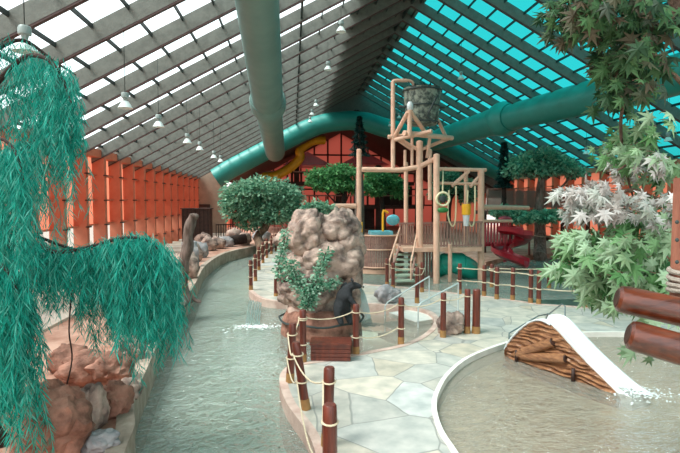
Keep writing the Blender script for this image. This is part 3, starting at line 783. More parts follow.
# white chute: U channel with raised lips
mb = MB(); cprof = [(.28, .75), (.38, .81), (.46, .77), (.54, .65), (.64, .48), (.75, .31), (.88, .13), (1.02, -.04), (1.12, -.12)]
cp = smoothpts([(u, 0, z) for u, z in cprof], 4)
cross = [(.065, -.20), (.065, .0), (.08, .015), (.11, -.03), (.16, -.10), (.28, -.14), (.40, -.10), (.45, .0), (.49, .05), (.54, .04), (.56, -1.4)]
vs = []; m_ = len(cross)
for p in cp:
    for v, dz in cross: vs.append(SP(p.x, v - .01, max(-.42, p.z + dz)))
fs = [(i * m_ + j, i * m_ + j + 1, (i + 1) * m_ + j + 1, (i + 1) * m_ + j) for i in range(len(cp) - 1) for j in range(m_ - 1)]
fs += [tuple(range(m_)), tuple((len(cp) - 1) * m_ + j for j in range(m_ - 1, -1, -1))]
mb.add(vs, fs); part('chute', mb, white_m, t, 'smooth white sliding chute', sharp=50)
mb = MB(); ep = [SP(u, -.012, z + .01) for u, z in prof[:7]]; mb.tube(smoothpts(ep, 3), .018, 6); part('edge_bead', mb, white_m, t, 'white rim of the carved body')
mb = MB()
for i in range(3): mb.box(SP(.05 + i * .1, .32, .1 + .12 * i), (.24, .5, .2 + .24 * i), rz=math.atan2(du.y, du.x))
part('steps', mb, whiterail_m, t, smooth=False)
for v, (ax, az, bx_, bz) in ((.06, (-.16, .0, .16, .0)), (.62, (-.02, .0, .30, .0))):
    mb = MB()
    if v < .1: pts = [G(509, 339, 0), G(509, 336, 0) + Vector((0, 0, .06)), P(538, 316, 10.6), P(548, 314, 10.3), SP(.36, .1, .72)]
    else: pts = [P(549, 318, 11.6), P(549, 314, 11.5), P(562, 304, 11.2), P(565, 306, 11.0), P(565, 316, 10.9)]
    mb.tube(pts, .017, 8); part('handrail', mb, steel_m, t, 'grey metal handrail')
foam(G(643, 394, KWZ), .6, .4, 260, 'white splash where the slide chute meets the wading pool', 6, .010)

# ================================================================== LEFT BANK: driftwood, rocks, booth, fence
lb = G(184, 303, KZ)
t = thing('driftwood_trunk', 'twisted grey tree trunk standing upright on the left bank', 'trunk', lb)
tp = smoothpts([P(188, 304, lb.y), P(183, 290, lb.y), P(182, 274, lb.y), P(184, 260, lb.y), P(188, 246, lb.y), P(188, 234, lb.y), P(191, 222, lb.y), P(194, 216, lb.y)], 4)
mb = MB(); n_ = len(tp); mb.tube(tp, [.17 + .012 * math.sin(i * .9) - .05 * i / n_ for i in range(n_)], 14, jit=.03, seed=4); mb.ball(tp[-1], .13, 3, (1, .9, .6), .1, 3)
part('trunk', mb, bark_grey, t)
mb = MB()
for a in range(6): mb.tube(smoothpts([lb + Vector((0, 0, .35)), lb + Vector((.22 * math.cos(a), .22 * math.sin(a), .12)), lb + Vector((.45 * math.cos(a), .45 * math.sin(a), .01))], 3), [.08] * 3 + [.06] * 3 + [.03], 7)
part('root_flare', mb, bark_grey, t)
mb = MB(); leaves(mb, [(lb + Vector((-.2, -.1, .3)), (.3, .25, .3)), (lb + Vector((-.05, -.1, .8)), (.2, .2, .25))], 260, .09, 3); part('ivy', mb, leafmat('ivy_yellow', ['#8f8a3a', '#5f7a3c', '#b0a04a']), t, 'yellow green ivy at its foot', smooth=False)

rk = [(192, 268, .40, 1.7, 'pale upright rock on the bank behind the driftwood trunk, tallest there'), (188, 280, .45, 1.3, 'rock on the bank touching the driftwood trunk'), (196, 262, .42, 1.2, 'rock on the left bank, second beyond the driftwood'), (202, 258, .42, 1.1, 'rock on the left bank, third beyond the driftwood'),
      (211, 251, .45, 1.0, 'low pale rock on the bank edge in the bend'), (219, 249, .5, .9, 'wide low rock on the bank edge past the bend'), (228, 247, .5, .8, 'rock beside the dark barrel log on the bank'), (247, 245, .5, .9, 'rock right of the dark barrel log, under the tree'),
      (206, 247, .5, 1.0, 'rock set back from the bend of the bank'), (264, 241, .6, .8, 'rock at the far end of the bank under the tree'), (236, 242, .6, .9, 'dark rock behind the barrel log')]
for i, (px, py, sz, hh, d) in enumerate(rk):
    rockthing('bank_rock', px - 3, py, KZ, sz, (1, .8, hh), rock_m if i % 3 else rock_grey, d, 30 + i, 'rocks along the left bank', 3)
rk2 = [(46, 462, .42, (1, 1, 1.15), rock_pink, 'largest reddish boulder at the bottom left under the willow'), (88, 432, .25, (.8, .9, 1.3), rock_m, 'brown upright rock in front of the pale rock pile'), (112, 418, .22, (1, 1, 1.2), rock_pink, 'pinkish rock beside the kerb under the willow'), (84, 385, .34, (1.3, 1, .8), rock_pink, 'broad pink rock in the middle of the pile under the willow'),
       (108, 386, .3, (1, 1, .9), rock_pink, 'pink rock right in the pile near the kerb'), (98, 452, .18, (1.2, 1, .7), rock_grey, 'small grey stone by the kerb at the bottom'), (66, 372, .3, (1.1, 1, .8), rock_pink, 'pink rock at the left of the pile, farther back'), (128, 400, .17, (1, 1, 1), rock_m, 'small brown rock touching the kerb'), (128, 362, .26, (1, 1, 1), rock_m, 'brown rock behind the pile close to the kerb bend'), (141, 345, .24, (1, 1, 1.1), rock_pink, 'rock by the kerb bend half hidden by willow leaves')]
for i, (px, py, sz, ss, m_, d) in enumerate(rk2):
    rockthing('bank_rock', px, py, KZ, sz, ss, m_, d, 60 + i, 'boulders under the willow', 4)
# dark barrel log
b = G(236, 246, KZ); mb = MB(); mb.tube([b + Vector((-.55, -.2, .3)), b + Vector((.55, .25, .42))], .3, 18)
t = thing('hollow_log', 'dark hollow log lying on the far left bank', 'log', b); part('log_shell', mb, bark_dark, t)
mb = MB(); mb.lathe([(.31, -.02), (.31, .03), (.2, .03), (.2, -.02)], n=18)
M_ = Vector((1.1, .45, .12)).to_track_quat('Z', 'Y').to_matrix(); mb.v = [tuple(b + Vector((-.56, -.2, .3)) + M_ @ Vector(v)) for v in mb.v]; part('rim', mb, rock_grey, t, 'grey rim of the log end')
# booth
b = P(196, 243, 33); b.z = KZ + .06
t = thing('wooden_booth', 'dark brown wooden booth on the left walkway near the end wall', 'booth', b)
mb = MB(); mb.box((b.x, b.y + .6, b.z + 1.05), (1.75, 1.2, 2.1)); part('cabin', mb, darkwood_m, t, smooth=False)
mb = MB()
for i in range(7): mb.box((b.x - .78 + i * .26, b.y - .01, b.z + 1.05), (.05, .04, 2.1))
part('batten', mb, bark_dark, t, smooth=False); t.children[-1]['kind'] = 'stuff'
mb = MB(); mb.box((b.x, b.y + .6, b.z + 2.13), (1.9, 1.35, .06)); part('roof', mb, annex_m, t, smooth=False)
# walkway steps (pale) beside the wall
for i in range(4):
    mb = MB(); mb.box((-6.1, 22.0 + i * 2.2, KZ + .06 + .06 + i * .0), (2.0 - .25 * i, 1.6, .12)); struct('floor_step', mb, path_m, smooth=False)
# walkway railing far left
def picket(name, a, b, z0, z1, n, label, m=darkwood_m, group=None, rails=(0.1, .95), w_=.05):
    a = Vector(a); b = Vector(b); t = thing(name, label, 'fence', (a.x, a.y, z0), group)
    for r_ in rails:
        z = z0 + (z1 - z0) * r_; mb = MB(); mb.bar((a.x, a.y, z), (b.x, b.y, z), .06, .07); part('rail', mb, m, t, smooth=False)
    for i in range(n):
        p = a.lerp(b, i / (n - 1)); mb = MB(); mb.box((p.x, p.y, (z0 + z1) / 2), (w_, w_, z1 - z0)); part('picket', mb, m, t, smooth=False)
    return t
picket('walkway_railing', (-5.2, 35, 0), (-3.2, 36, 0), KZ, KZ + 1.1, 14, 'brown picket railing between the booth and the green tree')
picket('walkway_railing', (-3.0, 36.5, 0), (.5, 38, 0), KZ, KZ + 1.3, 18, 'brown picket railing behind the green tree', slat_m)

# ================================================================== TREES IN THE HALL
def tree(base, trunk_pts, tr, blobs, nleaf, lsz, label, lm, bm, name='tree', seed=1, loc=None, droop=.2, branches=True, group='indoor trees'):
    t = thing(name, label, 'tree', base, group)
    tp = smoothpts(trunk_pts, 5); n_ = len(tp); mb = MB(); mb.tube(tp, [tr * (1.15 - .6 * i / n_) for i in range(n_)], 12, jit=.06, seed=seed); part('trunk', mb, bm, t)
    if branches:
        mb = MB(); q = random.Random(seed)
        for c, r in blobs:
            a = tp[int(n_ * q.uniform(.45, .95)) - 1]; c = Vector(c)
            mb.tube(smoothpts([a, a.lerp(c, .5) + Vector((0, 0, -.1 * r[0])), c], 4), [tr * .35] * 4 + [tr * .2] * 4 + [tr * .1], 7)
        part('branches', mb, bm, t)
    mb = MB(); leaves(mb, blobs, nleaf, lsz, seed, .5, droop, .35); part('foliage', mb, lm, t, smooth=False)
    return t
def B3(px, py, Y, rx, rz, ry=None): return (P(px, py, Y), (rx * Y / F, (ry or rx) * Y / F, rz * Y / F))
Y = 29.5
tree(G(258, 249, KZ), [G(262, 250, KZ), P(258, 236, Y), P(266, 226, Y), P(262, 212, Y), P(262, 200, Y)], .24,
     [B3(243, 196, Y, 22, 15), B3(262, 190, Y, 24, 13), B3(284, 195, Y, 20, 13), B3(235, 210, Y, 14, 12), B3(255, 209, Y, 20, 12), B3(278, 211, Y, 22, 13), B3(292, 206, Y, 10, 8), B3(250, 222, Y, 14, 8)], 9000, .26,
     'bushy green tree with gnarled trunk on the rocks left of the waterfall rock', tree_l, bark_m, seed=11)
Y = 36
tree(P(344, 238, Y) * 1, [P(344, 240, Y), P(343, 215, Y), P(345, 190, Y), P(346, 178, Y)], .22,
     [B3(320, 176, Y, 14, 8), B3(340, 172, Y, 18, 8), B3(332, 184, Y, 22, 7), B3(352, 186, Y, 18, 6), B3(318, 183, Y, 12, 5)], 5200, .28, 'flat topped green tree in front of the red far wall, left of the tall pole', pine_l, bark_dark, seed=12)
Y = 37
tree(P(384, 238, Y) * 1, [P(384, 240, Y), P(383, 215, Y), P(381, 195, Y), P(380, 185, Y)], .2,
     [B3(378, 178, Y, 14, 8), B3(390, 182, Y, 14, 8), B3(398, 190, Y, 10, 8), B3(376, 190, Y, 12, 6)], 4200, .28, 'green tree behind the play structure, right of the conifer pole', pine_l, bark_dark, seed=13)
Y = 38
tree(P(448, 238, Y), [P(448, 240, Y), P(449, 210, Y), P(452, 190, Y)], .2, [B3(446, 178, Y, 12, 10), B3(460, 184, Y, 14, 9), B3(440, 192, Y, 12, 9), B3(468, 196, Y, 10, 8)], 4200, .28, 'green tree behind the right frame of the play structure', tree_l, bark_dark, seed=14)
Y = 26.5
tree(G(540, 257, 0), [G(540, 257, 0), P(540, 235, Y), P(539, 210, Y), P(541, 185, Y), P(543, 170, Y)], .30,
     [B3(522, 164, Y, 17, 10), B3(542, 158, Y, 20, 11), B3(560, 166, Y, 18, 10), B3(575, 172, Y, 12, 7), B3(512, 172, Y, 12, 6), B3(540, 170, Y, 26, 7)], 4200, .24, 'tall tree with thick straight trunk beside the balcony', tree_l, bark_grey, seed=15)
# conifers
def conifer(px, ytop, ybot, Y, wd, ypole, label, seed, pole_r=.16):
    base = P(px, ypole, Y); t = thing('conifer', label, 'tree', base, 'indoor conifers')
    mb = MB(); mb.tube([base, P(px, (ypole + ybot) / 2, Y), P(px, ytop + 4, Y)], [pole_r * 1.1, pole_r, .04], 12); part('trunk', mb, bark_dark if wd < 9 else mat('bark_mid', '#5c5048', '#6d6056', .9, 5), t)
    mb = MB(); a = P(px, ybot, Y); b = P(px, ytop, Y); q = random.Random(seed)
    for i in range(2600):
        h = q.random() ** 1.4; r0 = wd * Y / F * (1 - h) ** .8 * (.75 + .25 * math.sin(h * 40)); an = q.uniform(0, 2 * PI); p = a.lerp(b, h)
        s_ = p + Vector((math.cos(an), math.sin(an), -.25)) * r0 * q.uniform(.3, 1); d = Vector((math.cos(an), math.sin(an), -.3 + q.uniform(-.4, .5))).normalized(); sd = d.cross(Vector((q.uniform(-1, 1), q.uniform(-1, 1), 1))).normalized()
        L = .2; mb.add([s_, s_ + d * L * .5 + sd * .035, s_ + d * L, s_ + d * L * .5 - sd * .035], [(0, 1, 2, 3)])
    part('foliage', mb, dark_l, t, smooth=False)
conifer(359.5, 116, 154, 34, 10.5, 240, 'dark pointed conifer top rising on a tall pole in front of the far duct', 5, .32)
conifer(504, 142, 186, 27, 8, 238, 'small dark conifer left of the tall tree by the balcony', 6)
# shrubs under the balcony
for px, py, Y, rx, rz, d in ((520, 217, 25.5, 20, 6, 'low spreading green foliage below the balcony behind the red slide'), (505, 212, 25.8, 14, 5, 'green foliage just under the beige balcony beam'), (545, 216, 25.6, 16, 6, 'green foliage hiding the thick trunk below the balcony')):
    c, r = B3(px, py, Y, rx, rz); mb = MB(); t = thing('hanging_plant', d, 'plant', c, 'foliage under the balcony')
    leaves(mb, [(c, r), (c + Vector((.3, 0, .1)), (r[0] * .7, r[1] * .7, r[2] * .8))], 900, .24, px, .55); part('foliage', mb, tree_l, t, smooth=False)
    mb = MB(); mb.tube(smoothpts([c + Vector((-r[0] * .8, 0, 0)), c + Vector((0, .1, .1)), c + Vector((r[0] * .8, 0, 0))], 4), .03, 6); part('branch', mb, bark_m, t)

# ================================================================== BALCONY ON THE RIGHT
Yb = 27.2
zb_ = P(520, 211, Yb).z; zt_ = P(520, 189, Yb).z
xa, xb_ = P(487, 210, Yb).x, XE - .6
t = thing('balcony', 'long raised balcony walkway with grey mesh railing in front of the right wall', 'balcony', (xa, Yb, -.2))
mb = MB(); mb.box(((xa + xb_) / 2, Yb + 1.0, zb_ - .1), (xb_ - xa, 2.0, .2)); part('walkway', mb, annex_m, t, smooth=False)
mb = MB(); mb.box(((xa + xb_) / 2, Yb - .04, zb_ - .05), (xb_ - xa, .1, .22)); part('fascia', mb, slat_m, t, smooth=False)
mb = MB(); mb.box(((xa + xb_) / 2, Yb, (zb_ + zt_) / 2 + .05), (xb_ - xa, .02, zt_ - zb_ - .25)); part('railing_mesh', mb, glassmat('mesh_screen', (.75, .7, .66, 1), .02, (.45, .4, .37, 1), .65), t, 'grey mesh infill', smooth=False)
for z in (zb_ + .1, zt_): mb = MB(); mb.box(((xa + xb_) / 2, Yb - .02, z), (xb_ - xa, .07, .06)); part('rail', mb, slat_m, t, smooth=False)
x = xa
while x < xb_:
    mb = MB(); mb.box((x, Yb - .03, (zb_ + zt_) / 2), (.09, .09, zt_ - zb_)); part('railing_post', mb, slat_m, t, smooth=False)
    mb = MB(); mb.box((x, Yb + .3, (zb_ - .2) / 2 - .1), (.16, .16, zb_ + .0)); part('support_post', mb, darkwood_m, t, smooth=False)
    x += 1.55
# people-high fence of the far right bank
for i, (px, pyb) in enumerate(((529, 251), (557, 256), (570, 259))):
    pass
rB = []
for px, pb_, d in ((529, 255, 'left dark post on the far right bank beside the thick trunk'), (556, 258, 'middle dark post on the far right bank'), (573, 262, 'right dark post on the far right bank')):
    rB.append(post(px, pb_, d, h=1.25, r=.06, group='posts on the far right bank', band=False))
rope(rB, (.9,), 'rope between the dark posts on the far right bank', sag=.1)

# ================================================================== RED SPIRAL SLIDE
Ys = 23.2
t = thing('spiral_slide', 'dark red spiral water slide with red panel beside the play structure', 'slide', (P(530, 266, Ys).x, Ys, WZ - .4))
def UCH(pts, wd, m=red_p):
    pts = smoothpts(pts, 5); mb = MB(); n_ = len(pts); cr2 = [(-1, .75), (-.95, .3), (-.6, -.05), (0, -.15), (.6, -.05), (.95, .3), (1, .75), (1.08, .75), (1.05, .2), (.65, -.17), (0, -.27), (-.65, -.17), (-1.05, .2), (-1.08, .75)]
    vs = []; k = len(cr2)
    for i, p in enumerate(pts):
        tg = (pts[min(i + 1, n_ - 1)] - pts[max(i - 1, 0)]); tg.z = 0; tg.normalize(); sd = Vector((-tg.y, tg.x, 0))
        for a, b in cr2: vs.append(p + sd * a * wd + Vector((0, 0, b * wd)))
    fs = [(i * k + j, i * k + (j + 1) % k, (i + 1) * k + (j + 1) % k, (i + 1) * k + j) for i in range(n_ - 1) for j in range(k)]
    fs += [tuple(range(k - 1, -1, -1)), tuple((n_ - 1) * k + j for j in range(k))]
    return mb.add(vs, fs)
mb = UCH([P(503, 232, Ys), P(514, 233, Ys - .5), P(524, 237, Ys - .8), P(520, 244, Ys - .2), P(508, 247, Ys + .1), P(500, 252, Ys - .6), P(508, 258, Ys - 1.2), P(520, 263, Ys - 1.5), P(527, 266, Ys - 1.7)], .40)
part('chute', mb, red_p, t)
for i in range(9):
    p = P(485 + i * 3.1, 233, Ys - .1); mb = MB(); mb.box((p.x, p.y, p.z), (.09, .06, 1.05)); part('panel_slat', mb, red_p, t, smooth=False)
mb = MB(); p0 = P(484, 244, Ys); p1 = P(511, 244, Ys); mb.bar(p0, p1, .09, .22); mb.bar(P(484, 222, Ys), P(511, 222, Ys), .09, .1); part('panel_frame', mb, red_p, t, smooth=False)
mb = MB(); p = P(505, 216, Ys); mb.tube([P(505, 262, Ys), P(505, 218, Ys)], .09, 10); mb.ball(P(505, 219, Ys), .32, 3, (1, 1, .5)); part('centre_column', mb, red_p, t)

# ================================================================== PLAY STRUCTURE
Yp = 19.5
base = P(420, 285, Yp); base.z = -.6
t = thing('water_play_structure', 'tall beige pole frame water playground with platforms and tipping bucket', 'playground', base)
def pole(px, y0, y1, Y, r, name='pole', m=beige_m, px2=None):
    a = P(px, y0, Y); b = P(px2 if px2 is not None else px, y1, Y)
    if y1 > 275: b.z = -.75
    mb = MB(); mb.tube([a, b], r, 14); mb.ball(a, r, 2, (1, 1, .5)); return part(name, mb, m, t)
pole(359, 150, 258, 20, .10); pole(406, 163, 247, 21, .09); pole(419.5, 142, 290, Yp, .135); pole(436.5, 155, 290, Yp - .7, .12); pole(481, 170, 290, Yp, .13)
pole(393, 82, 168, Yp, .085); pole(430, 150, 200, Yp + 1.5, .09); pole(466, 172, 250, Yp + 2, .09); pole(395, 246, 290, 20.5, .09); pole(450, 245, 290, Yp - .4, .08)
def beam(pts, r, name='beam', m=beige_m):
    mb = MB(); mb.tube(pts, r, 12); return part(name, mb, m, t)
beam(smoothpts([P(393, 82, Yp), P(396, 80.5, Yp), P(410, 81, Yp), P(414, 85, Yp)], 3), .07, 'water_pipe')
beam([P(362, 169.5, Yp), P(400, 170, Yp), P(419, 167, Yp), P(437, 158, Yp - .6)], .10)
beam([P(388, 137, Yp), P(420, 134.5, Yp)], .085); beam([P(404, 133, Yp - .8), P(452, 138, Yp + .4)], .10); beam([P(394, 140, Yp), P(432, 131, Yp - 1)], .08)
beam([P(420, 150, Yp), P(450, 138, Yp + .4)], .07, 'brace'); beam([P(420, 151, Yp), P(398, 138, Yp)], .07, 'brace'); beam([P(408, 112, Yp - .9), P(395, 136, Yp)], .08, 'brace')
beam([P(410, 107, Yp - .9), P(409.5, 136, Yp - .8)], .09, 'brace'); beam([P(411, 112, Yp - .9), P(427, 135, Yp - .4)], .08, 'brace'); beam([P(437, 118, Yp + .6), P(446, 137, Yp + .4)], .07, 'brace'); beam([P(430, 137, Yp), P(427, 158, Yp)], .07, 'brace'); beam([P(412, 137, Yp), P(412, 168, Yp)], .06, 'brace'); beam([P(405, 150, Yp), P(405, 166, Yp)], .06, 'brace'); beam([P(398, 140, Yp), P(412, 150, Yp)], .06, 'brace')
mb = MB(); mb.lathe([(.09, 0), (.12, .06), (.12, .22), (.07, .3)], P(410, 110, Yp - .9), 12); part('bearing_cap', mb, white_m, t, 'white cap on the tripod head')
# bucket
bc = P(422, 125, Yp); h = P(422, 89, Yp).z - bc.z
mb = MB(); R_ = .70
mb.lathe([(R_ * .80, 0), (R_ * .86, .06), (R_ * .93, h * .3), (R_ * 1.0, h * .62), (R_ * 1.05, h * .9), (R_ * 1.08, h), (R_ * 1.0, h), (R_ * .9, h * .5)], bc, 32); bk = part('tipping_bucket', mb, bucket_m, t, 'mottled green barrel shaped tipping bucket')
for z_ in (.06, .5, .93):
    mb = MB(); r_ = R_ * (.88 + .2 * z_) + .02; mb.lathe([(r_, h * z_ - .03), (r_ + .02, h * z_), (r_, h * z_ + .03)], bc, 32, cap=False); part('hoop', mb, cord_m, bk)
mb = MB(); leaves(mb, [(bc + Vector((0, 0, h)), (.7, .7, .16))], 500, .13, 9); part('vines', mb, dark_l, bk, smooth=False)
mb = MB(); mb.tube(smoothpts([P(437, 96, Yp - .8), P(431, 108, Yp - .85), P(428, 116, Yp - .8), P(434, 122, Yp - .8)], 4), .04, 7); part('hose', mb, cord_m, bk)
mb = MB(); mb.tube([bc + Vector((-.9, 0, h * .5)), bc + Vector((.9, 0, h * .5))], .05, 8); part('axle', mb, cord_m, bk)
# right frame
beam([P(437, 169, Yp), P(486, 170, Yp)], .075); beam([P(452, 186, Yp), P(469, 171, Yp)], .075, 'brace'); beam([P(470, 187, Yp), P(483, 172, Yp)], .07, 'brace'); beam([P(437, 183, Yp), P(480, 184, Yp)], .06)
beam([P(481, 207, Yp + .3), P(528, 208, Yp + 3)], .10); beam([P(481, 221, Yp), P(512, 221, Yp + 1)], .06); beam([P(333, 206, 20), P(356, 206, 20)], .10)
# main platform
zf = P(440, 247, Yp).z
pa, pb2, pc, pd = P(403, 247, Yp - .3), P(482, 247, Yp - .3), P(482, 247, Yp + 2.2), P(403, 247, Yp + 2.2)
mb = MB(); mb.box(((pa.x + pb2.x) / 2, Yp + .95, zf - .08), (pb2.x - pa.x, 2.5, .16)); part('platform', mb, beige_m, t, smooth=False)
def slats(x0, x1, Y, z0, z1, n, nm='railing'):
    mb = MB(); mb.box(((x0 + x1) / 2, Y, z1), (x1 - x0, .07, .07)); r_ = part(nm, mb, slat_m, t, smooth=False)
    mb = MB(); mb.box(((x0 + x1) / 2, Y, z0 + .08), (x1 - x0, .06, .07)); part('lower_rail', mb, slat_m, r_, smooth=False)
    for i in range(n):
        x = x0 + (x1 - x0) * (i + .5) / n; mb = MB(); mb.box((x, Y, (z0 + z1) / 2), ((x1 - x0) / n * .62, .035, z1 - z0 - .06)); part('slat', mb, slat_m, r_, smooth=False)
slats(P(438, 225, Yp).x, P(480, 225, Yp).x, Yp - .25, zf, P(440, 222, Yp).z, 14)
slats(P(402, 225, Yp).x, P(418, 225, Yp).x, Yp + .6, zf, P(440, 224, Yp).z, 6)
slats(P(420, 225, Yp + 1).x, P(436, 225, Yp + 1).x, Yp + .8, zf, P(440, 224, Yp).z, 6)
# slats under the stairs side
slats(P(410, 260, Yp).x, P(437, 260, Yp).x, Yp + .4, -.2, P(440, 252, Yp).z, 9, 'skirt')
# curved lower platform
cx, cy, Rr2 = P(378, 250, 22.2).x, 22.2, 1.15
z0, z1 = P(378, 270, 21).z, P(378, 236, 21).z
mb = MB(); mb.lathe([(Rr2, z0 - .2), (Rr2, z0), (0, z0)], (cx, cy, 0), 40, cap=False); lp = part('round_platform', mb, beige_m, t, 'low round platform on the left')
for i in range(36):
    a = PI + i * PI / 35 if True else 0; p = Vector((cx + Rr2 * math.cos(a), cy + Rr2 * math.sin(a), (z0 + z1) / 2)); mb = MB(); mb.box(p, (.035, .085, z1 - z0), rz=a); part('slat', mb, slat_m, lp, smooth=False)
for z in (z1, (z0 + z1) / 2 + .12, z0 + .08):
    mb = MB(); mb.tube([Vector((cx + (Rr2 - .04) * math.cos(a * PI / 24), cy + (Rr2 + .04) * math.sin(a * PI / 24), z)) for a in range(24, 49)], .035, 8); part('curved_rail', mb, beige_m, lp)
mb = MB(); mb.box((cx, cy - .6, z1 + .1), (.95, .9, .16)); part('splash_table', mb, blue_p, lp, 'blue splash table', smooth=False)
mb = MB(); mb.tube(smoothpts([P(383, 238, 21.3), P(383, 213, 21.3), P(385, 211, 21.3), P(388, 213, 21.3)], 2), .05, 8); part('spout', mb, yellow_p, lp, 'yellow spout arch')
mb = MB(); mb.ball(P(393, 220, 21.5), .30, 3, (1, .35, .8)); part('spinner', mb, blue_p, lp, 'pale blue spinner disc')
mb = MB(); mb.tube([P(361, 240, 21.3), P(361, 222, 21.3)], .07, 8); part('spout', mb, yellow_p, lp, 'yellow spout post')
# stairs
for i in range(7):
    u = i / 6; a = P(401, 281, 18.4).lerp(P(407, 250, 20.2), u); mb = MB(); mb.box((a.x + .05, a.y + .1, a.z), (.95, .36, .06)); part('stair_tread', mb, mat('tread_%d' % i, '#a7b9a4') if i == 0 else MATS['tread_0'], t, smooth=False)
for px0, px1 in ((389, 400), (411, 418)):
    beam([P(px0, 278, 18.2), P(px1, 245, 20.1)], .05, 'stringer', slat_m); beam([P(px0, 262, 18.2), P(px1, 228, 20.1)], .035, 'stair_rail')
    beam([P(px0, 280, 18.2), P(px0, 262, 18.2)], .035, 'stair_post')
# ring emblem with face-like nozzle
ec = P(443, 199, Yp - .9)
mb = MB(); mb.tube([ec + Vector((.25 * math.cos(a * PI / 10), 0, .25 * math.sin(a * PI / 10))) for a in range(21)], .045, 8, cap=False); rg = part('water_wheel', mb, cream_m, t, 'cream ring wheel')
mb = MB(); mb.ball(ec, .15, 3, (1, .4, 1)); part('hub', mb, cord_m, rg)
for k in range(6):
    a = k * PI / 3; mb = MB(); mb.bar(ec, ec + Vector((.25 * math.cos(a), .01, .25 * math.sin(a))), .04, .04, up=(0, 1, 0)); part('spoke', mb, green_p, rg, smooth=False)
mb = MB(); mb.tube([P(443, 170, Yp - .5), ec + Vector((0, .05, .2))], .03, 8); part('wheel_hanger', mb, cream_m, rg)
mb = MB(); mb.ball(ec + Vector((0, 0, -.42)), .16, 2, (1.4, .5, .7)); part('wheel_base', mb, green_p, rg)
for px in (455, 474):
    mb = MB(); mb.tube(smoothpts([P(px - 6, 190, Yp - .4), P(px - 7, 215, Yp - .4), P(px - 3, 226, Yp - .4), P(px, 222, Yp - .4), P(px + 1, 205, Yp - .4), P(px + 1, 186, Yp - .4)], 3), .03, 7); part('pull_rope', mb, cream_m, t)
# hanging yellow bucket
t2 = thing('hanging_bucket', 'yellow and white bucket hanging in the right frame of the play structure', 'bucket', P(466, 226, Yp - .5))
c = P(466, 226, Yp - .5); hh = P(466, 204, Yp - .5).z - c.z
mb = MB(); mb.lathe([(.10, 0), (.14, hh * .5)], c, 16); part('lower_cone', mb, white_m, t2, 'white lower half')
mb = MB(); mb.lathe([(.14, hh * .5), (.17, hh * .52), (.18, hh * .9), (.16, hh)], c, 16); part('upper_body', mb, yellow_p, t2)
mb = MB(); mb.tube([c + Vector((0, 0, hh)), P(466, 184, Yp - .5)], .018, 6); part('hanger_rope', mb, rope_m, t2)
# teal tube slide below
t3 = thing('tube_slide', 'teal plastic tube tunnel under the platform of the play structure', 'tube', P(450, 278, Yp + .5))
mb = MB(); pts = smoothpts([P(437, 268, Yp + .8), P(446, 264, Yp + .4), P(456, 263, Yp + .3), P(468, 268, Yp + .6), P(474, 276, Yp + 1)], 4); mb.tube(pts, .42, 20); part('tube_shell', mb, teal_p, t3)
for i in (4, 9, 14):
    mb = MB(); d = (pts[i + 1] - pts[i - 1]).normalized() * .03; mb.tube([pts[i] - d, pts[i] + d], .46, 20); part('joint_ring', mb, teal_p, t3)

# ================================================================== FAR END: tree house, tubes
t = thing('tree_house', 'dark brown two level timber tower in front of the red far wall', 'tower', (2, 50, 0))
for x in (-3.5, .5, 4.5, 8.5, 12.5):
    mb = MB(); mb.box((x, 49, 3.2), (.45, .45, 6.4)); part('tower_post', mb, annex_m, t, smooth=False)
for z, x0, x1 in ((2.3, -4, 13), (4.6, -2.5, 12)):
    mb = MB(); mb.box(((x0 + x1) / 2, 50, z), (x1 - x0, 3, .35)); part('tower_floor', mb, darkwood_m, t, smooth=False)
    for i in range(22):
        x = x0 + (x1 - x0) * i / 21; mb = MB(); mb.box((x, 48.5, z + .6), (.12, .08, 1.0)); part('baluster', mb, darkwood_m, t, smooth=False)
    mb = MB(); mb.box(((x0 + x1) / 2, 48.5, z + 1.12), (x1 - x0, .12, .12)); part('handrail', mb, slat_m, t, smooth=False)
for x0, x1, z in ((-.5, 3.5, 6.3), (5, 9, 6.4)):
    mb = MB(); mb.add([(x0 - .4, 48, z), (x1 + .4, 48, z), (x1 + .4, 52, z), (x0 - .4, 52, z), ((x0 + x1) / 2, 48, z + 1.3), ((x0 + x1) / 2, 52, z + 1.3)], [(0, 1, 4), (1, 2, 5, 4), (2, 3, 5), (3, 0, 4, 5), (0, 3, 2, 1)]); part('tower_roof', mb, red_p, t, 'red pitched roof', smooth=False)
for x0, x1, z0, z1, nm in ((-3.4, .4, 2.5, 4.4, 'infill_panel'), (4.6, 8.4, 0, 2.1, 'infill_panel'), (.6, 4.4, 0.0, 2.1, 'infill_panel'), (8.7, 12.3, 2.5, 4.4, 'infill_panel')):
    mb = MB(); mb.box(((x0 + x1) / 2, 50.6, (z0 + z1) / 2), (x1 - x0, .1, z1 - z0)); part(nm, mb, darkwood_m, t, smooth=False)
t = thing('yellow_tube_slide', 'yellow enclosed tube slide curving down in front of the red far wall', 'slide', P(246, 215, 46))
mb = MB(); mb.tube(smoothpts([P(324, 140, 47), P(312, 141, 46.5), P(300, 150, 46), P(300, 158, 46), P(290, 168, 46)], 4), .42, 16); part('upper_tube', mb, yellow_p, t)
mb = MB(); mb.tube(smoothpts([P(290, 168, 46), P(275, 176, 45.8), P(262, 178, 45.6), P(258, 192, 45.4), P(262, 210, 45.2)], 4), .42, 16); part('lower_tube', mb, yellow_p, t)
mb = MB(); mb.tube([P(292, 170, 46.3), P(292, 235, 46.3)], .12, 10); part('support_post', mb, annex_m, t)

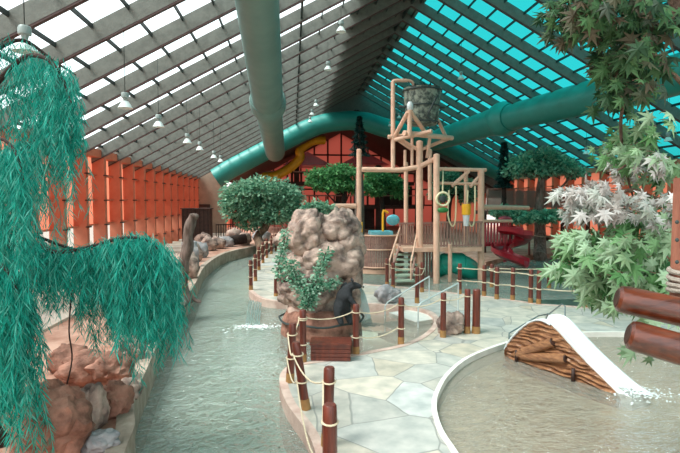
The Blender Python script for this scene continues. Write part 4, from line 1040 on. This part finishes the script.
# ================================================================== WILLOW (left foreground)
wb = Vector((-3.35, 5.9, KZ))
t = thing('willow_tree', 'teal green weeping willow with hanging leaf curtains at the left front', 'tree', wb)
Yw = 5.8
trunk = smoothpts([wb, wb + Vector((.05, .05, .8)), P(6, 300, 6.0), P(-12, 200, 6.0), P(-20, 90, 6.0), P(-30, 20, 6.0)], 6)
mb = MB(); mb.tube(trunk, [.20 - .10 * i / len(trunk) for i in range(len(trunk))], 14, jit=.08, seed=2); part('trunk', mb, bark_dark, t)
brs = [
 ([P(-18, 100, 6.0), P(20, 60, 5.9), P(45, 58, 5.7), P(62, 78, 5.6), P(72, 105, 5.5)], .035),
 ([P(-20, 60, 6.0), P(20, 40, 6.2), P(55, 62, 6.3), P(76, 75, 6.3)], .03),
 ([P(-12, 200, 6.0), P(15, 160, 5.8), P(42, 132, 5.7), P(56, 90, 5.6), P(60, 62, 5.5)], .035),
 ([P(0, 250, 6.0), P(30, 242, 5.6), P(55, 252, 5.4), P(90, 247, 5.3), P(122, 238, 5.2), P(146, 240, 5.2), P(162, 254, 5.2)], .03),
 ([P(0, 262, 6.0), P(40, 262, 5.9), P(90, 262, 5.9), P(140, 256, 5.9), P(172, 275, 5.9)], .025),
 ([P(-15, 285, 6.0), P(-8, 262, 5.3), P(8, 272, 5.0), P(20, 300, 4.9)], .03),
 ([P(-20, 170, 6.0), P(-4, 140, 5.2), P(14, 150, 5.0), P(24, 180, 4.9)], .025),
 ([P(-4, 240, 6.0), P(30, 235, 6.4), P(80, 250, 6.5), P(150, 250, 6.5), P(172, 262, 6.4)], .025),
]
brp = []
for pts, r in brs:
    sp_ = smoothpts(pts, 8); brp.append(sp_); n_ = len(sp_)
    mb = MB(); mb.tube(sp_, [r * (1 - .75 * i / n_) for i in range(n_)], 8); part('branch', mb, bark_dark, t)
def willow_foliage(name, sel, nst, seed, lmin, lmax, out=.25, dens=.035, lsz=.10, t0=.15):
    q = random.Random(seed); vs = []; fs = []; mbs = MB()
    for s_ in range(nst):
        br = brp[q.choice(sel)]; u = q.uniform(t0, 1); p = br[min(len(br) - 1, int(u * (len(br) - 1)))].copy()
        p += Vector((q.uniform(-.10, .10), q.uniform(-.16, .16), q.uniform(-.06, .06)))
        an = q.uniform(0, 2 * PI); o = Vector((math.cos(an), math.sin(an), 0)) * out * q.uniform(.2, 1); L = q.uniform(lmin, lmax) * (.75 + .4 * noise.noise(p * 1.7))
        n_ = max(6, int(L / dens)); spine = []
        for k in range(n_ + 1):
            h = k / n_; spine.append(p + o * (1 - (1 - h) ** 2) * .8 + Vector((0, 0, .10 * math.sin(h * PI) * .6 - L * h)) + Vector((.03 * math.sin(h * 9 + s_), .03 * math.cos(h * 7 + s_), 0)))
        mbs.tube(spine[::4] + [spine[-1]], .0035, 3, cap=False)
        for k in range(1, n_ + 1):
            c = spine[k]; a2 = q.uniform(0, 2 * PI); l_ = lsz * q.uniform(.6, 1.25)
            d = Vector((math.cos(a2) * .55, math.sin(a2) * .55, -.95 + q.uniform(-.25, .4))).normalized(); sd = d.cross(Vector((q.uniform(-1, 1), q.uniform(-1, 1), .3))).normalized() * l_ * .040
            i0 = len(vs); vs += [c, c + d * l_ * .45 + sd, c + d * l_ + Vector((0, 0, -.01)), c + d * l_ * .45 - sd]; fs.append((i0, i0 + 1, i0 + 2, i0 + 3))
    m1 = MB(); m1.v = [tuple(v) for v in vs]; m1.f = fs
    part(name, m1, willow_l, t, smooth=False); part('twigs', mbs, willow_l, t)
willow_foliage('upper_foliage', [0, 1, 2], 120, 1, .5, 1.9, .16, .02, .12)
willow_foliage('upper_left_foliage', [0, 1, 6, 6, 2], 120, 2, 1.0, 2.0, .25, .02, .12, .0)
willow_foliage('lower_foliage', [3, 4, 7, 3], 430, 3, .35, .9, .2, .016, .12, .12)
willow_foliage('front_foliage', [5, 5, 6, 5], 220, 4, .8, 2.0, .2, .018, .13, .0)
willow_foliage('outer_foliage', [3, 4, 7], 330, 5, .9, 1.55, .25, .016, .12, .55)
q = random.Random(9)
# hanging dark stem seen below the curtain
mb = MB(); mb.tube(smoothpts([P(72, 290, 5.6), P(69, 330, 5.6), P(72, 360, 5.7), P(64, 395, 5.8)], 5), .008, 6); part('hanging_stem', mb, bark_dark, t)

# ================================================================== MAPLE (right foreground)
mz = Vector((3.95, 5.2, 0.0))
t = thing('maple_tree', 'broad leaved tree with green and silvery lobed leaves at the right front', 'tree', (5.1, 5.0, -.6))
trunk = smoothpts([Vector((5.1, 5.0, -.6)), Vector((5.05, 5.0, 1.0)), P(740, 230, 5.0), P(715, 120, 5.0), P(685, 20, 5.0), P(655, -60, 5.0)], 6)
mb = MB(); mb.tube(trunk, [.14 - .06 * i / len(trunk) for i in range(len(trunk))], 12, jit=.06, seed=5); part('trunk', mb, bark_m, t)
mbr = [[P(655, -50, 5.0), P(648, 0, 4.9), P(642, 60, 4.8), P(622, 110, 4.7), P(624, 160, 4.7), P(634, 200, 4.7)],
       [P(715, 120, 5.0), P(660, 60, 4.8), P(620, 22, 4.6), P(585, 8, 4.5)],
       [P(735, 200, 5.0), P(665, 200, 4.8), P(630, 190, 4.6), P(600, 205, 4.5), P(580, 225, 4.5)],
       [P(740, 260, 5.0), P(672, 255, 4.9), P(640, 245, 4.6), P(610, 255, 4.5), P(590, 275, 4.5)],
       [P(735, 200, 5.0), P(668, 170, 4.8), P(640, 160, 4.6), P(618, 170, 4.5)],
       [P(640, 245, 4.6), P(645, 290, 4.5), P(650, 330, 4.4)]]
for b_ in mbr:
    s_ = smoothpts(b_, 6); mb = MB(); mb.tube(s_, [.028 * (1 - .7 * i / len(s_)) for i in range(len(s_))], 8); part('branch', mb, bark_m, t)
LOBE = [(0, 0), (.07, .15), (.36, .02), (.20, .22), (.56, .40), (.17, .40), (.36, .74), (.10, .60), (0, 1.08), (-.10, .60), (-.36, .74), (-.17, .40), (-.56, .40), (-.20, .22), (-.36, .02), (-.07, .15)]
def lobed(mb, p, d, n_, size, q):
    d = d.normalized(); sd = d.cross(n_).normalized(); up = sd.cross(d)
    vs = [p + d * .42 * size + up * .03 * size]
    for x, y in LOBE: vs.append(p + sd * x * size + d * y * size + up * (-.30 * abs(x) - .22 * y * y) * size)
    k = len(LOBE); mb.add(vs, [(0, 1 + i, 1 + (i + 1) % k) for i in range(k)])
def maple_cluster(name, blobs, n, m, seed, size=.17, label=None):
    q = random.Random(seed); mb = MB(); st = MB(); tot = sum(w_ for _, _, w_ in blobs)
    for c, r, w_ in blobs:
        for _ in range(int(n * w_ / tot)):
            d = Vector((q.gauss(0, 1), q.gauss(0, 1), q.gauss(0, 1))).normalized() * q.uniform(.2, 1) ** .6
            p = c + Vector((d.x * r[0], d.y * r[1], d.z * r[2]))
            dr = Vector((d.x * .8 + q.uniform(-.6, .6), -.25 + q.uniform(-.5, .5), -.75 + q.uniform(-.5, .6)))
            nn = Vector((q.uniform(-.6, .6), -.9, q.uniform(.0, .9)))
            lobed(mb, p, dr, nn, size * q.uniform(.55, 1.25), q)
            st.tube([p, p.lerp(c, .22)], .004, 3, cap=False)
    part(name, mb, m, t, label, smooth=False); part('leaf_stalks', st, bark_m, t)['kind'] = 'stuff'
def MBL(px, py, Y, rx, rz, w_): return (P(px, py, Y), (rx * Y / F, .45, rz * Y / F), w_)
maple_cluster('upper_foliage', [MBL(575, 6, 4.6, 28, 16, 3), MBL(612, 12, 4.6, 36, 22, 5), MBL(640, 30, 4.7, 28, 26, 4), MBL(622, 55, 4.6, 22, 22, 3), MBL(640, 65, 4.7, 20, 16, 1.5), MBL(572, 26, 4.6, 16, 14, 1.2), MBL(612, 88, 4.6, 13, 16, 1), MBL(632, 92, 4.6, 14, 14, 1)], 520, maple_d, 21, .19, 'dark green and brownish leaves')
maple_cluster('middle_foliage', [MBL(624, 150, 4.6, 26, 12, 2), MBL(638, 125, 4.6, 12, 18, 1.2), MBL(650, 165, 4.7, 22, 22, 2), MBL(660, 210, 4.8, 20, 24, 2)], 170, maple_g, 22, .18)
maple_cluster('silver_foliage', [MBL(590, 190, 4.5, 26, 14, 2.6), MBL(610, 205, 4.5, 26, 16, 2.5), MBL(634, 165, 4.6, 18, 16, 1.5), MBL(640, 205, 4.5, 22, 22, 2), MBL(585, 212, 4.5, 20, 9, 1.2), MBL(650, 245, 4.6, 18, 22, .8)], 250, maple_s, 23, .15, 'silvery white leaves')
maple_cluster('lower_foliage', [MBL(600, 245, 4.4, 38, 24, 5), MBL(625, 265, 4.4, 36, 26, 5), MBL(585, 268, 4.4, 30, 16, 3), MBL(645, 230, 4.5, 26, 30, 3), MBL(610, 290, 4.4, 26, 16, 2), MBL(640, 300, 4.35, 16, 18, .8), MBL(655, 275, 4.4, 18, 16, 1.4), MBL(643, 350, 4.3, 9, 8, .25)], 560, maple_g, 24, .19)
mb = MB()

# ================================================================== LOG RAILING AND POST (right foreground)
def bigl(px0, py0, Y0_, px1, py1, Y1_, r, label):
    a = P(px0, py0, Y0_); b = P(px1, py1, Y1_); t = thing('railing_log', label, 'log', a, 'varnished railing logs')
    d = (b - a).normalized(); L = (b - a).length
    mb = MB(); mb.tube([a, a + d * .015, a + d * .05, a + d * L * .3, a + d * L * .6, b], [r * .72, r * .93, r, r * 1.02, r * .98, r], 24, jit=.012, seed=int(px0)); part('log_body', mb, log_m, t)
    mb = MB(); mb.tube([a - d * .006, a + d * .001], [r * .6, r * .7], 20); part('cut_end', mb, logend_m, t)
bigl(617, 298, 3.2, 860, 352, 2.7, .095, 'upper varnished log at the right edge')
bigl(628, 334, 3.05, 860, 402, 2.55, .10, 'lower varnished log at the right edge')
a = P(686, 306, 3.15)
t = thing('timber_post', 'reddish timber post with bolts at the right edge above the logs', 'post', a)
mb = MB(); q0 = P(691, 300, 3.2); q1 = P(691, 185, 3.2); mb.box((q0.x, q0.y, (q0.z + q1.z) / 2), (.18, .18, abs(q1.z - q0.z) + .1)); part('post_shaft', mb, orange_m if False else mat('red_timber', '#7d4a3a', '#95604c', .6, 5, .15, 25, stretch=(3, 3, .5)), t, smooth=False)
mb = MB(); q2 = P(690, 40, 3.2); mb.box((q1.x + .03, q1.y, (q1.z + q2.z) / 2), (.10, .10, q2.z - q1.z)); part('upper_post', mb, darkwood_m, t, smooth=False)
for py in (222, 240, 262):
    mb = MB(); c = P(677, py, 3.1); mb.ball(c, .014, 2, (1, .6, 1)); part('bolt', mb, cord_m, t)
mb = MB()
for k in range(4):
    z = P(680, 272 + k * 6, 3.2).z; mb.tube([Vector((q0.x + .135 * math.cos(a_ * PI / 10), q0.y + .135 * math.sin(a_ * PI / 10), z + .01 * math.sin(a_ * PI / 10 + k))) for a_ in range(21)], .018, 8, cap=False)
solo('rope_lashing', mb, mat('lashing_rope', '#8d8478', '#aaa194', .9, 60, .5), P(680, 290, 3.2), 'thick grey rope lashing wound round the timber post', 'rope')
# deck floor under the log rail (out of frame support)
mb = MB(); p = P(860, 352, 2.7); mb.box((p.x, p.y, p.z / 2 - .3), (.3, .3, p.z + .5)); solo('support_post', mb, darkwood_m, (p.x, p.y, -.5), 'stout post carrying the varnished logs beyond the right edge', 'post')
